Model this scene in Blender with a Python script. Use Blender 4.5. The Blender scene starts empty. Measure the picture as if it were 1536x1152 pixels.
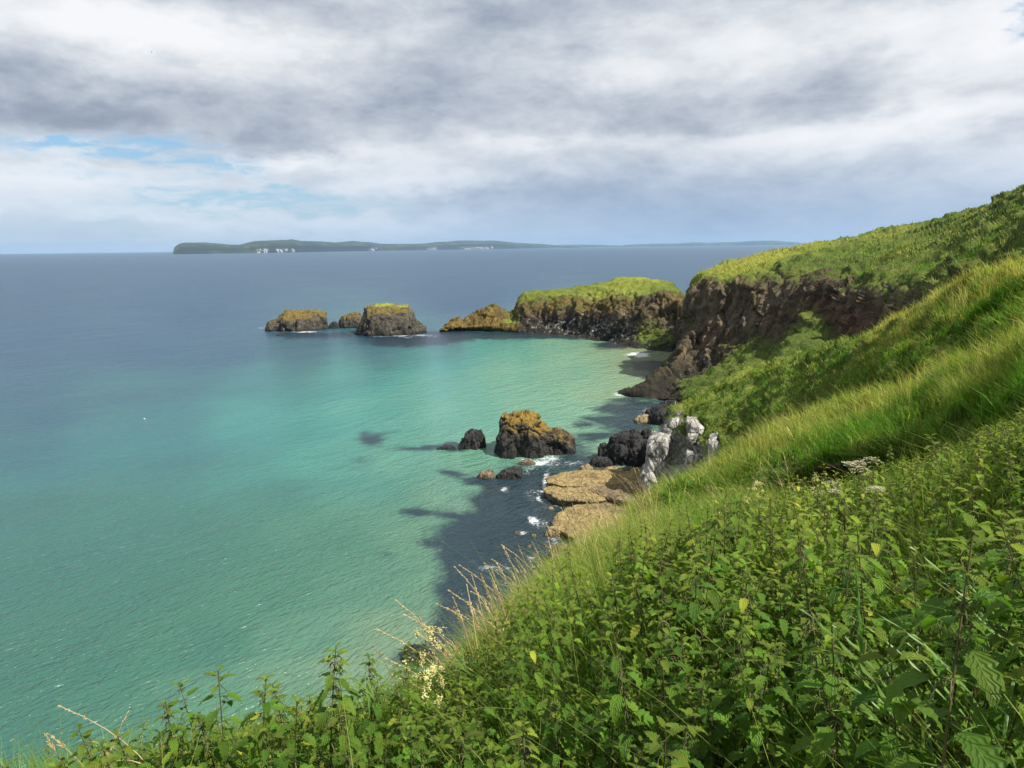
import bpy, math, random
import numpy as np
from mathutils import Vector, Matrix

# ------------------------------------------------------------------ camera, world, sun, exposure
random.seed(11)
RS = np.random.RandomState(5)
sc = bpy.context.scene
COL = sc.collection
EYE = 40.0                     # metres above the sea
FPX = 1065.0                   # focal length in photograph pixels (1536 x 1152)
PITCH = math.radians(10.92)
ROLL = math.radians(0.66)
_f = np.array([0, math.cos(PITCH), -math.sin(PITCH)])
_u0 = np.array([0, math.sin(PITCH), math.cos(PITCH)])
_r0 = np.array([1.0, 0, 0])
_r = _r0 * math.cos(ROLL) - _u0 * math.sin(ROLL)
_u = _u0 * math.cos(ROLL) + _r0 * math.sin(ROLL)
CAM = np.array([0, 0, EYE])

cd = bpy.data.cameras.new('camera')
cam = bpy.data.objects.new('camera', cd)
COL.objects.link(cam)
cd.sensor_width = 36.0
cd.lens = 36.0 * FPX / 1536.0
cd.clip_start = 0.05
cd.clip_end = 200000
M = Matrix.Identity(4)
for i in range(3):
    M[i][0], M[i][1], M[i][2], M[i][3] = _r[i], _u[i], -_f[i], CAM[i]
cam.matrix_world = M
sc.camera = cam

sc.view_settings.view_transform = 'Standard'
sc.view_settings.look = 'None'
sc.view_settings.gamma = 1.0
sc.view_settings.exposure = 0.84
sc.cycles.max_bounces = 6
sc.cycles.transparent_max_bounces = 8
sc.cycles.volume_bounces = 0

SUN_EL = math.radians(50)
SUN_AZ = math.radians(124)      # clockwise from the view direction: from the right, a little behind
sd = bpy.data.lights.new('sun', 'SUN')
sd.energy = 4.9
sd.angle = math.radians(0.5)
sd.color = (1.0, 0.95, 0.86)
sun = bpy.data.objects.new('sun', sd)
COL.objects.link(sun)
_sv = Vector((math.sin(SUN_AZ) * math.cos(SUN_EL), math.cos(SUN_AZ) * math.cos(SUN_EL), math.sin(SUN_EL)))
sun.rotation_euler = _sv.to_track_quat('Z', 'Y').to_euler()
sun.location = (60, -20, 120)


class NT:
    """small helper to write node trees"""
    def __init__(self, tree):
        self.t = tree

    def n(self, typ, ins=None, **props):
        nd = self.t.nodes.new(typ)
        for k, v in props.items():
            setattr(nd, k, v)
        for k, v in (ins or {}).items():
            self.put(nd.inputs[k], v)
        return nd

    def put(self, sock, v):
        if isinstance(v, bpy.types.NodeSocket):
            self.t.links.new(v, sock)
        elif isinstance(v, (tuple, list)) and len(v) == 3 and sock.type == 'RGBA':
            sock.default_value = (*v, 1)
        else:
            sock.default_value = v

    def m(self, op, a, b=0.0, c=0.0, clamp=False):
        nd = self.t.nodes.new('ShaderNodeMath')
        nd.operation = op
        nd.use_clamp = clamp
        self.put(nd.inputs[0], a); self.put(nd.inputs[1], b); self.put(nd.inputs[2], c)
        return nd.outputs[0]

    def vm(self, op, a, b=(0, 0, 0)):
        nd = self.t.nodes.new('ShaderNodeVectorMath')
        nd.operation = op
        self.put(nd.inputs[0], a)
        self.put(nd.inputs[1], b)
        return nd.outputs[0]

    def mix(self, f, a, b, blend='MIX'):
        nd = self.t.nodes.new('ShaderNodeMix')
        nd.data_type = 'RGBA'
        nd.blend_type = blend
        self.put(nd.inputs[0], f); self.put(nd.inputs[6], a); self.put(nd.inputs[7], b)
        return nd.outputs[2]

    def ss(self, v, lo, hi, a=0.0, b=1.0):
        nd = self.t.nodes.new('ShaderNodeMapRange')
        nd.interpolation_type = 'SMOOTHSTEP'
        self.put(nd.inputs[0], v)
        self.put(nd.inputs[1], lo); self.put(nd.inputs[2], hi); self.put(nd.inputs[3], a); self.put(nd.inputs[4], b)
        return nd.outputs[0]

    def noise(self, vec, scale, detail=4.0, rough=0.55, dist=0.0, col=False):
        nd = self.n('ShaderNodeTexNoise', {'Scale': scale, 'Detail': detail, 'Roughness': rough, 'Distortion': dist})
        self.put(nd.inputs['Vector'], vec)
        return nd.outputs['Color' if col else 'Fac']

    def ramp(self, f, stops, interp='LINEAR'):
        nd = self.t.nodes.new('ShaderNodeValToRGB')
        cr = nd.color_ramp
        cr.interpolation = interp
        while len(cr.elements) < len(stops):
            cr.elements.new(0.5)
        for e, (p, c) in zip(cr.elements, stops):
            e.position = p
            e.color = (*c, 1)
        self.put(nd.inputs[0], f)
        return nd.outputs[0]

    def attr(self, name, out='Fac'):
        return self.n('ShaderNodeAttribute', attribute_name=name).outputs[out]

    def mapping(self, vec, scale=(1, 1, 1), rot=(0, 0, 0)):
        nd = self.n('ShaderNodeMapping', {'Vector': vec})
        nd.inputs['Scale'].default_value = scale
        nd.inputs['Rotation'].default_value = rot
        return nd.outputs[0]


def lin(r, g, b):
    def f(c):
        c /= 255.0
        return c / 12.92 if c <= 0.04045 else ((c + 0.055) / 1.055) ** 2.4
    return (f(r), f(g), f(b))


# pixel (of the 1536 x 1152 photograph) <-> world
def ray(px, py):
    return _f + _r * ((px - 768.0) / FPX) + _u * ((576.0 - py) / FPX)


def U(px, py, d):              # the point of that ray at horizontal distance d
    v = ray(px, py)
    return CAM + v * (d / math.hypot(v[0], v[1]))


def UZ(px, py, z=0.0):         # the point of that ray at height z
    v = ray(px, py)
    return CAM + v * ((z - EYE) / v[2])


def proj(P):
    Q = np.asarray(P, float) - CAM
    w = np.maximum(Q @ _f, 1e-3)
    return 768 + FPX * (Q @ _r) / w, 576 - FPX * (Q @ _u) / w, Q @ _f


def azel(px, py):
    v = ray(px, py)
    v = v / np.linalg.norm(v)
    return math.atan2(v[0], v[1]), math.asin(v[2])


# ------------------------------------------------------------------ the sky (world)
w = bpy.data.worlds.new('World')
sc.world = w
w.use_nodes = True
w.node_tree.nodes.clear()
T = NT(w.node_tree)
D_ = T.n('ShaderNodeTexCoord').outputs['Generated']
sp = T.n('ShaderNodeSeparateXYZ', {'Vector': D_})
dx_, dy_, dz_ = sp.outputs
az0 = T.m('ARCTAN2', dx_, dy_)
el0 = T.m('ARCSINE', dz_)
sph = T.mapping(D_, (1.0, 1.0, 2.3))
wn = T.n('ShaderNodeSeparateColor', {'Color': T.noise(sph, 4.0, 5, 0.55, col=True)})
wn2 = T.n('ShaderNodeSeparateColor', {'Color': T.noise(sph, 15.0, 5, 0.6, col=True)})
azw = T.m('ADD', az0, T.m('ADD', T.m('MULTIPLY', T.m('SUBTRACT', wn.outputs[0], 0.5), 0.24), T.m('MULTIPLY', T.m('SUBTRACT', wn2.outputs[0], 0.5), 0.10)))
elw = T.m('ADD', el0, T.m('ADD', T.m('MULTIPLY', T.m('SUBTRACT', wn.outputs[1], 0.5), 0.085), T.m('MULTIPLY', T.m('SUBTRACT', wn2.outputs[1], 0.5), 0.05)))


def blobs(lst):
    acc = None
    for (px, py, sx, sy, amp) in lst:
        a, e = azel(px, py)
        qx = T.m('MULTIPLY', T.m('SUBTRACT', azw, a), FPX / sx)
        qy = T.m('MULTIPLY', T.m('SUBTRACT', elw, e), FPX / sy)
        q = T.m('ADD', T.m('MULTIPLY', qx, qx), T.m('MULTIPLY', qy, qy))
        g = T.m('MULTIPLY', T.m('POWER', 2.718, T.m('MULTIPLY', q, -1.0)), amp)
        acc = g if acc is None else T.m('ADD', acc, g)
    return acc


cl1 = T.noise(sph, 4.0, 6, 0.50, 0.15)
cl2 = T.noise(T.vm('ADD', sph, (3.1, 1.7, 0.4)), 11.0, 8, 0.58, 0.25)
shape = blobs([(200, 38, 190, 24, .44), (40, 70, 160, 40, .10), (1480, 40, 130, 60, .36), (1350, 182, 190, 20, .34),
               (940, 110, 130, 40, .16), (1130, 60, 110, 35, .10), (180, 150, 420, 30, -.20), (40, 165, 140, 20, -.08),
               (640, 150, 240, 34, -.13), (800, 62, 130, 55, -.17), (640, 10, 300, 20, -.14), (420, 205, 130, 18, -.22),
               (1290, 105, 120, 36, -.20), (1010, 165, 190, 36, -.18), (450, 238, 80, 11, .30), (10, 265, 110, 18, .26),
               (540, 330, 120, 14, .26), (720, 292, 150, 15, -.20), (900, 205, 120, 12, .12), (1480, 260, 120, 30, .14),
               (1250, 250, 200, 22, -.10), (620, 268, 130, 10, .14), (100, 290, 150, 34, .22), (230, 330, 90, 6, .22), (60, 215, 60, 10, .15), (1180, 300, 260, 30, -.16), (1000, 325, 240, 24, -.14)])
val = T.m('ADD', T.m('ADD', 0.655, shape), T.m('ADD', T.m('MULTIPLY', T.m('SUBTRACT', cl1, 0.5), 0.70), T.m('ADD', T.m('MULTIPLY', T.m('SUBTRACT', cl2, 0.5), 0.62), T.m('MULTIPLY', T.m('ABSOLUTE', T.m('SUBTRACT', wn2.outputs[2], 0.5)), -0.35))))
cloud = T.ramp(val, [(0.05, lin(132, 145, 163)), (0.30, lin(162, 173, 190)), (0.55, lin(205, 212, 222)), (0.78, lin(240, 243, 247)), (1.0, (1.0, 1.0, 1.02))])
# a blue rain veil low over the sea
veil = T.m('MULTIPLY', T.ss(el0, 0.0, 0.16, 1.0, 0.0), T.ss(az0, -0.5, 0.1, 0.66, 0.9))
veilc = T.mix(T.ss(az0, -0.45, 0.25), lin(196, 222, 246), lin(160, 189, 224))
cloud = T.mix(veil, cloud, T.mix(0.25, veilc, cloud))
gapb = blobs([(165, 213, 140, 17, 1.25), (310, 245, 90, 16, .8), (410, 297, 180, 19, 1.25), (90, 262, 90, 10, .5), (1545, 3, 34, 26, 1.5), (60, 330, 200, 22, .5), (250, 350, 260, 12, .5)])
gap = T.ss(T.m('ADD', gapb, T.m('ADD', T.m('MULTIPLY', T.m('SUBTRACT', cl2, 0.52), 1.5), T.m('MULTIPLY', T.m('SUBTRACT', wn2.outputs[2], 0.5), 0.8))), 0.22, 1.0)
wisp = T.noise(T.mapping(D_, (1.0, 1.0, 4.0)), 22.0, 7, 0.62, 0.6)
gap = T.m('MULTIPLY', gap, T.ss(wisp, 0.62, 0.40, 0.25, 1.0))
sky = T.n('ShaderNodeTexSky')
sky.sky_type = 'NISHITA'
sky.sun_disc = False
sky.sun_elevation = SUN_EL
sky.sun_rotation = SUN_AZ
sky.air_density = 1.0
sky.dust_density = 0.6
clear = T.mix(0.45, T.mix(1.0, sky.outputs[0], (0.115, 0.115, 0.115), 'MULTIPLY'), lin(135, 200, 250))
T.n('ShaderNodeOutputWorld', {'Surface': T.n('ShaderNodeBackground', {'Color': T.mix(gap, cloud, clear), 'Strength': 0.53}).outputs[0]})

# ------------------------------------------------------------------ numbers: noise, interpolation, meshes
_rs = np.random.RandomState(7)
_perm = _rs.permutation(256).astype(np.int64)
_perm = np.concatenate([_perm, _perm, _perm])
_grad = _rs.normal(size=(256, 3))
_grad /= np.linalg.norm(_grad, axis=1)[:, None]


def perlin(P):
    P = np.asarray(P, float)
    I = np.floor(P).astype(np.int64)
    F = P - I
    I &= 255
    W = F * F * F * (F * (F * 6 - 15) + 10)
    out = np.zeros(len(P))
    for a in (0, 1):
        wa = W[:, 0] if a else 1 - W[:, 0]
        for b in (0, 1):
            wb = W[:, 1] if b else 1 - W[:, 1]
            for c in (0, 1):
                wc = W[:, 2] if c else 1 - W[:, 2]
                h = _perm[_perm[_perm[I[:, 0] + a] + I[:, 1] + b] + I[:, 2] + c]
                g = _grad[h]
                out += wa * wb * wc * (g[:, 0] * (F[:, 0] - a) + g[:, 1] * (F[:, 1] - b) + g[:, 2] * (F[:, 2] - c))
    return out * 1.5


def fbm(P, octs=4, gain=0.5, lac=2.03):
    a, s, o = 1.0, 1.0, 0.0
    for _ in range(octs):
        o = o + a * perlin(P * s + 17.3 * s)
        a *= gain
        s *= lac
    return o


def ridged(P, octs=4, gain=0.5, lac=2.1):
    a, s, o = 1.0, 1.0, 0.0
    for _ in range(octs):
        o = o + a * (1 - 2 * np.abs(perlin(P * s + 5.1 * s)))
        a *= gain
        s *= lac
    return o


TILT = 0.9


def cells(P, seed=0):
    """blocky steps: value and edge distance of a jittered cell pattern"""
    P = np.asarray(P, float)
    I = np.floor(P).astype(np.int64)
    best = np.full(len(P), 9.0)
    tilt = np.zeros(len(P))
    sec = np.full(len(P), 9.0)
    val = np.zeros(len(P))
    for a in (-1, 0, 1):
        for b in (-1, 0, 1):
            for c in (-1, 0, 1):
                J = (I + (a, b, c)) & 255
                h = _perm[_perm[_perm[J[:, 0]] + J[:, 1]] + J[:, 2]]
                Q = I + (a, b, c) + 0.5 + 0.42 * _grad[h] - P
                d = np.sqrt((Q * Q).sum(1))
                nb = d < best
                sec = np.where(nb, best, np.minimum(sec, d))
                val = np.where(nb, h / 255.0, val)
                tilt = np.where(nb, -(Q * _grad[(h + 91) & 255]).sum(1), tilt)
                best = np.where(nb, d, best)
    return val + TILT * tilt, sec - best


def crom(C, t):
    """Catmull-Rom through C (n, ...) at the parameters t in 0..n-1"""
    C = np.asarray(C, float)
    n = len(C)
    E = np.concatenate([(2 * C[0] - C[1])[None], C, (2 * C[-1] - C[-2])[None]])
    i = np.clip(np.floor(t).astype(int), 0, n - 2)
    x = (t - i).reshape((-1,) + (1,) * (C.ndim - 1))
    p0, p1, p2, p3 = E[i], E[i + 1], E[i + 2], E[i + 3]
    return 0.5 * (2 * p1 + (p2 - p0) * x + (2 * p0 - 5 * p1 + 4 * p2 - p3) * x * x + (3 * p1 - p0 - 3 * p2 + p3) * x ** 3)


def mk(name, V, F, mat=None, parent=None, loc=(0, 0, 0), smooth=True, attrs=None, cols=None, uv=None):
    """one mesh object from arrays; V in world space, loc is the origin (also of the parent)"""
    V = np.asarray(V, float) - np.asarray(loc, float)
    Fs = F if isinstance(F, list) else [F]
    Fs = [np.asarray(f, dtype=np.int32) for f in Fs if len(f)]
    me = bpy.data.meshes.new(name)
    me.vertices.add(len(V))
    me.vertices.foreach_set('co', V.astype(np.float32).ravel())
    flat = np.concatenate([f.ravel() for f in Fs])
    cnt = np.concatenate([np.full(len(f), f.shape[1], dtype=np.int32) for f in Fs])
    me.loops.add(len(flat))
    me.polygons.add(len(cnt))
    st = np.concatenate([[0], np.cumsum(cnt)[:-1]]).astype(np.int32)
    me.polygons.foreach_set('loop_start', st)
    me.loops.foreach_set('vertex_index', flat)
    me.polygons.foreach_set('use_smooth', np.full(len(cnt), bool(smooth)))
    for k, a in (attrs or {}).items():
        me.attributes.new(k, 'FLOAT', 'POINT').data.foreach_set('value', np.asarray(a, np.float32))
    for k, a in (cols or {}).items():
        a = np.asarray(a, np.float32)
        if a.shape[1] == 3:
            a = np.concatenate([a, np.ones((len(a), 1), np.float32)], 1)
        me.attributes.new(k, 'FLOAT_COLOR', 'POINT').data.foreach_set('color', a.ravel())
    me.update(calc_edges=True)
    me.validate()
    if mat:
        me.materials.append(mat)
    o = bpy.data.objects.new(name, me)
    COL.objects.link(o)
    if parent:
        o.parent = parent
    else:
        o.location = loc
    return o


def tag(o, label, cat, group=None):
    o['label'] = label
    o['category'] = cat
    if group:
        o['group'] = group
    return o


def thing(name, label, cat, loc=(0, 0, 0), group=None):
    o = bpy.data.objects.new(name, None)
    COL.objects.link(o)
    o.location = loc
    o.empty_display_size = 0.2
    return tag(o, label, cat, group)


def grid_faces(nu, nv):
    i = np.arange(nu - 1)[:, None] * nv + np.arange(nv - 1)[None]
    return np.stack([i, i + nv, i + nv + 1, i + 1], -1).reshape(-1, 4)


def grid_normals(G):
    a = np.gradient(G, axis=0)
    b = np.gradient(G, axis=1)
    n = np.cross(a, b)
    return n / np.maximum(np.linalg.norm(n, axis=2), 1e-9)[..., None]


def sub(V, F, keep, extra):
    """the faces where keep is true, with their own vertices"""
    F = F[keep]
    ids, inv = np.unique(F, return_inverse=True)
    return V[ids], inv.reshape(F.shape), [e[ids] for e in extra]


# ------------------------------------------------------------------ materials
def new_mat(name):
    m = bpy.data.materials.new(name)
    m.use_nodes = True
    m.node_tree.nodes.clear()
    return m, NT(m.node_tree)


def finish(t, col, rough=0.9, bump=None, dist=0.1, strength=1.0, spec=0.25, trans=None, normal=None):
    ins = {'Base Color': col, 'Roughness': rough, 'Specular IOR Level': spec}
    if bump is not None:
        ins['Normal'] = t.n('ShaderNodeBump', {'Height': bump, 'Distance': dist, 'Strength': strength}).outputs[0]
    p = t.n('ShaderNodeBsdfPrincipled', ins).outputs[0]
    if trans is not None:
        amt, tc = trans
        tl = t.n('ShaderNodeBsdfTranslucent', {'Color': tc}).outputs[0]
        p = t.n('ShaderNodeMixShader', {0: amt, 1: p, 2: tl}).outputs[0]
    t.n('ShaderNodeOutputMaterial', {'Surface': p})


def pos(t):
    return t.n('ShaderNodeNewGeometry').outputs['Position']


def land_material(name, s=1.0, dark=1.0, lush=1.0, straw=0.5, lime=False):
    """turf over basalt; s is the size of the features in metres"""
    m, t = new_mat(name)
    P = pos(t)
    nz = t.n('ShaderNodeSeparateXYZ', {'Vector': t.n('ShaderNodeNewGeometry').outputs['True Normal']}).outputs[2]
    n1 = t.noise(P, 0.11 / s, 5, 0.6)
    n2 = t.noise(P, 0.45 / s, 5, 0.65)
    n3 = t.noise(P, 2.2 / s, 4, 0.65)
    vert = t.noise(t.mapping(P, (1, 1, 0.22)), 0.5 / s, 6, 0.68, 0.5)
    lay = t.noise(t.mapping(P, (0.25, 0.25, 1.6)), 0.35 / s, 5, 0.6, 0.3)
    rock = t.ramp(vert, [(0.25, (0.018 * dark, 0.017 * dark, 0.017 * dark)), (0.45, (0.072 * dark, 0.055 * dark, 0.034 * dark)),
                         (0.6, (0.14 * dark, 0.102 * dark, 0.058 * dark)), (0.8, (0.21 * dark, 0.165 * dark, 0.105 * dark))])
    rock = t.mix(t.ss(lay, 0.5, 0.72), rock, (0.13 * dark, 0.105 * dark, 0.08 * dark))
    zc = t.n('ShaderNodeSeparateXYZ', {'Vector': P}).outputs[2]
    low = t.ss(t.m('ADD', zc, t.m('MULTIPLY', t.m('SUBTRACT', n1, 0.5), 14.0)), 2.0, 13.0, 0.85, 0.0)
    rock = t.mix(low, rock, (0.016, 0.016, 0.014))
    if lime:
        rock = t.ramp(vert, [(0.25, (0.07, 0.068, 0.062)), (0.45, (0.20, 0.195, 0.18)), (0.6, (0.32, 0.31, 0.29)), (0.8, (0.42, 0.41, 0.39))])
    red = t.m('MULTIPLY', t.attr('red'), t.ss(n2, 0.35, 0.6))
    rock = t.mix(red, rock, (0.135, 0.060, 0.040))
    pale = t.m('MULTIPLY', t.attr('pale'), t.ss(t.m('ADD', n2, t.m('MULTIPLY', n3, 0.5)), 0.80, 0.92))
    rock = t.mix(pale, rock, (0.40, 0.40, 0.38))
    rock = t.mix(t.m('MULTIPLY', t.attr('lichen'), t.ss(t.m('ADD', n3, t.m('MULTIPLY', n2, 0.7)), 0.72, 0.95)), rock, (0.21, 0.145, 0.028))
    g0 = t.m('ADD', t.attr('grass'), t.m('ADD', t.m('MULTIPLY', t.m('SUBTRACT', n2, 0.5), 1.1), t.m('MULTIPLY', t.m('SUBTRACT', n3, 0.5), 0.7)))
    g0 = t.m('ADD', g0, t.m('MULTIPLY', t.m('SUBTRACT', nz, 0.5), 0.45))
    g = t.ss(g0, 0.42, 0.60)
    gr = t.ramp(t.m('ADD', t.m('MULTIPLY', n1, 0.6), t.m('MULTIPLY', n2, 0.4)),
                [(0.30, (0.032 * lush, 0.062 * lush, 0.010)), (0.48, (0.075 * lush, 0.120 * lush, 0.014)), (0.64, (0.15 * lush, 0.19 * lush, 0.025)), (0.8, (0.22, 0.21, 0.05))])
    gr = t.mix(t.m('MULTIPLY', t.ss(n3, 0.45, 0.75), straw), gr, (0.19, 0.165, 0.050))
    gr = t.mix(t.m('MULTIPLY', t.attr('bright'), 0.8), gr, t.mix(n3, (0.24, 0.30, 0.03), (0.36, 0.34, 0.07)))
    col = t.mix(g, rock, gr)
    crack = t.m('ADD', t.m('MULTIPLY', vert, 1.4), t.m('ADD', t.m('MULTIPLY', n3, 0.5), t.m('MULTIPLY', n2, 0.6)))
    b = t.mix(g, crack, t.m('ADD', t.m('MULTIPLY', n3, 0.7), t.m('MULTIPLY', n2, 0.5)))
    finish(t, col, 0.95, b, 0.9 * s, 0.9, 0.15)
    return m


def rock_material(name, base, lichen=0.0, lichen_col=(0.30, 0.18, 0.03), s=1.0, wet=0.0, low=None, cracks=0.6, tide_z=(.2, 1.6)):
    m, t = new_mat(name)
    P = pos(t)
    g = t.n('ShaderNodeNewGeometry')
    nz = t.n('ShaderNodeSeparateXYZ', {'Vector': g.outputs['Normal']}).outputs[2]
    z = t.n('ShaderNodeSeparateXYZ', {'Vector': P}).outputs[2]
    n1 = t.noise(P, 0.35 / s, 5, 0.6)
    n2 = t.noise(t.mapping(P, (1, 1, 0.45)), 1.1 / s, 6, 0.68, 0.4)
    n3 = t.noise(P, 4.5 / s, 4, 0.65)
    col = t.ramp(n2, [(0.28, tuple(c * 0.35 for c in base)), (0.48, base), (0.62, tuple(c * 1.5 for c in base)), (0.8, tuple(min(c * 2.6, 0.6) for c in base))])
    v = t.n('ShaderNodeTexVoronoi', {'Vector': t.mapping(t.mix(0.12, P, t.noise(P, 0.8 / s, 3, col=True)), (1, 1, 0.6)), 'Scale': 0.7 / s}, feature='DISTANCE_TO_EDGE')
    cr = t.ss(v.outputs['Distance'], 0.0, 0.10, cracks, 0.0)
    col = t.mix(cr, col, tuple(c * 0.22 for c in base))
    if lichen > 0:
        k = t.m('ADD', t.m('ADD', t.m('MULTIPLY', n1, 1.0), t.m('MULTIPLY', n3, 0.75)), t.m('MULTIPLY', nz, 0.34))
        k = t.m('ADD', k, t.attr('lichen'))
        lk = t.m('MULTIPLY', t.ss(k, 1.12, 1.50), lichen)
        col = t.mix(lk, col, t.mix(t.ss(n3, 0.35, 0.65), lichen_col, tuple(c * 0.45 for c in lichen_col)))
    big = t.noise(P, 0.5 / s, 3, 0.5)
    col = t.mix(t.ss(big, 0.52, 0.66, 0.0, 0.6), col, tuple(c * 0.40 for c in base))
    # the black band that the tide wets
    tide = t.ss(t.m('ADD', z, t.m('MULTIPLY', t.m('SUBTRACT', n1, 0.5), 2.0)), tide_z[0], tide_z[1], 1.0, 0.0) if low is None else low
    if wet:
        col = t.mix(t.m('MULTIPLY', tide, wet), col, (0.014, 0.014, 0.013))
    b = t.m('ADD', t.m('ADD', t.m('MULTIPLY', n2, 1.3), t.m('MULTIPLY', n3, 0.4)), t.m('MULTIPLY', cr, -0.5))
    finish(t, col, 0.85, b, 0.45 * s, 0.9, 0.25)
    return m


def leafy(name, base, tip, trans=0.35, rough=0.55, veins=False, spec=0.35):
    """plant material: 'tint' (0 base .. 1 tip colour), 'shade' a per-blade value"""
    m, t = new_mat(name)
    ti = t.attr('tint')
    sh = t.attr('shade')
    rnd = t.n('ShaderNodeObjectInfo').outputs['Random']
    col = t.mix(ti, base, tip)
    n = t.noise(pos(t), 9.0, 3, 0.6)
    k = t.m('MULTIPLY', t.m('ADD', 0.55, t.m('MULTIPLY', n, 0.9)), t.m('ADD', 0.38, t.m('MULTIPLY', sh, 1.24)))
    k = t.m('MULTIPLY', k, t.m('ADD', 0.85, t.m('MULTIPLY', rnd, 0.3)))
    col = t.mix(1.0, col, t.n('ShaderNodeCombineColor', {0: k, 1: k, 2: k}).outputs[0], 'MULTIPLY')
    b = None
    if veins:
        u = t.attr('lu')
        v = t.attr('lv')
        ph = t.m('ADD', t.m('MULTIPLY', v, 44.0), t.m('MULTIPLY', t.m('ABSOLUTE', u), -16.0))
        wv = t.m('SINE', ph)
        vein = t.ss(wv, 0.72, 1.0)
        mid = t.ss(t.m('ABSOLUTE', u), 0.0, 0.10, 1.0, 0.0)
        vein = t.m('MAXIMUM', vein, mid)
        col = t.mix(t.m('MULTIPLY', vein, 0.25), col, (0.10, 0.19, 0.03))
        b = t.m('ADD', t.m('MULTIPLY', wv, -0.5), t.m('MULTIPLY', mid, -1.0))
    tc = t.mix(1.0, col, (1.35, 1.5, 0.7), 'MULTIPLY')
    finish(t, col, rough, b, 0.004, 0.6, spec, (trans, tc))
    return m


def plain(name, col, rough=0.7, var=0.3, scale=6.0):
    m, t = new_mat(name)
    n = t.noise(pos(t), scale, 4, 0.6)
    c = t.mix(n, tuple(c * (1 - var) for c in col), tuple(min(1, c * (1 + var)) for c in col))
    finish(t, c, rough, n, 0.02, 0.4, 0.3)
    return m


M_HEAD = land_material('turf_on_basalt', 1.0, 1.1, 0.72, 0.55)
M_ISLET = land_material('islet_turf_on_rock', 1.0, 0.8, 0.75, 0.5)
M_NEAR = land_material('hillside_turf', 0.45, 0.9, 0.8, 0.5)
M_SPUR = land_material('turf_on_limestone', 0.6, 0.9, 0.8, 0.5, True)
M_BASALT = rock_material('black_basalt', (0.030, 0.029, 0.028), 0.0, s=0.8, wet=0.5)
M_STACK = rock_material('lichened_basalt', (0.065, 0.058, 0.046), 0.85, (0.20, 0.145, 0.025), s=1.3, wet=0.9)
M_BAYROCK = rock_material('yellow_lichen_basalt', (0.032, 0.030, 0.027), 0.95, (0.28, 0.185, 0.032), s=0.8, wet=0.6)
M_GOLD = rock_material('weedy_golden_rock', (0.25, 0.185, 0.10), 0.5, (0.36, 0.27, 0.085), s=0.8, wet=0.75, tide_z=(-.2, .7))
M_BROWN = rock_material('grey_brown_rock', (0.15, 0.115, 0.08), 0.3, (0.30, 0.20, 0.06), s=0.8, wet=0.8, tide_z=(-.2, .7))
M_LIME = rock_material('grey_limestone', (0.33, 0.315, 0.285), 0.45, (0.10, 0.12, 0.03), s=0.9, cracks=0.75)
M_GRASS = leafy('grass_blades', (0.068, 0.165, 0.013), (0.38, 0.32, 0.10), 0.42, 0.6, spec=0.2)
M_NETTLE = leafy('nettle_leaves', (0.052, 0.138, 0.012), (0.29, 0.30, 0.032), 0.38, 0.55, veins=True, spec=0.22)
M_STEM = leafy('plant_stem', (0.075, 0.09, 0.025), (0.085, 0.05, 0.028), 0.1, 0.6, spec=0.15)
M_TASSEL = leafy('nettle_tassels', (0.11, 0.125, 0.045), (0.17, 0.15, 0.085), 0.25, 0.8, spec=0.1)
M_DRY = leafy('dry_straw', (0.42, 0.32, 0.15), (0.50, 0.40, 0.22), 0.3, 0.7)
M_REED = leafy('reed_blades', (0.075, 0.17, 0.035), (0.30, 0.30, 0.09), 0.38, 0.4)
M_UMBEL = leafy('umbel_florets', (0.46, 0.38, 0.29), (0.56, 0.52, 0.38), 0.3, 0.8)
M_SWEET = leafy('meadowsweet_florets', (0.46, 0.42, 0.16), (0.52, 0.48, 0.24), 0.35, 0.8)
M_SOIL = plain('brown_soil', (0.075, 0.042, 0.024), 0.95, 0.5, 3.0)

# ------------------------------------------------------------------ the sea: one flat sheet, finest in the bay
SEA_PTS = [  # photograph pixel -> how deep the clear water is there (0 sand at the surface .. 1 open sea)
    (0, 390, 1.0), (700, 385, 1.0), (1200, 380, 1.0), (0, 460, .95), (300, 460, .95), (700, 440, 1.0), (1000, 420, 1.0), (0, 520, .86), (200, 520, .85),
    (350, 520, .80), (450, 520, .74), (560, 520, .68), (650, 508, .72), (640, 530, .46), (740, 515, .40), (860, 512, .24), (905, 525, .13), (940, 535, .05), (965, 540, .03),
    (0, 580, .74), (200, 580, .66), (400, 570, .56), (520, 560, .46), (640, 560, .36), (760, 550, .27), (860, 560, .19), (920, 560, .13), (900, 590, .17), (880, 620, .23),
    (0, 650, .66), (200, 650, .57), (400, 640, .46), (550, 620, .40), (680, 610, .31), (800, 600, .25), (600, 690, .33), (700, 690, .26), (760, 680, .25), (500, 700, .40),
    (0, 750, .60), (200, 750, .56), (400, 740, .50), (560, 740, .40), (680, 740, .27), (640, 800, .34), (500, 820, .45), (300, 820, .55), (0, 860, .58), (200, 880, .56),
    (400, 880, .48), (560, 880, .40), (640, 900, .31), (300, 960, .50), (460, 960, .36), (600, 940, .24), (640, 960, .20), (420, 1030, .30), (520, 1000, .22),
    (100, 980, .56), (0, 980, .58), (0, 1100, .55), (200, 1080, .46), (330, 1050, .36), (500, 1100, .25), (700, 1050, .3), (-300, 600, .8), (-300, 1000, .6),
    (1000, 600, .2), (1000, 700, .2), (850, 900, .3), (900, 760, .2)]
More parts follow.
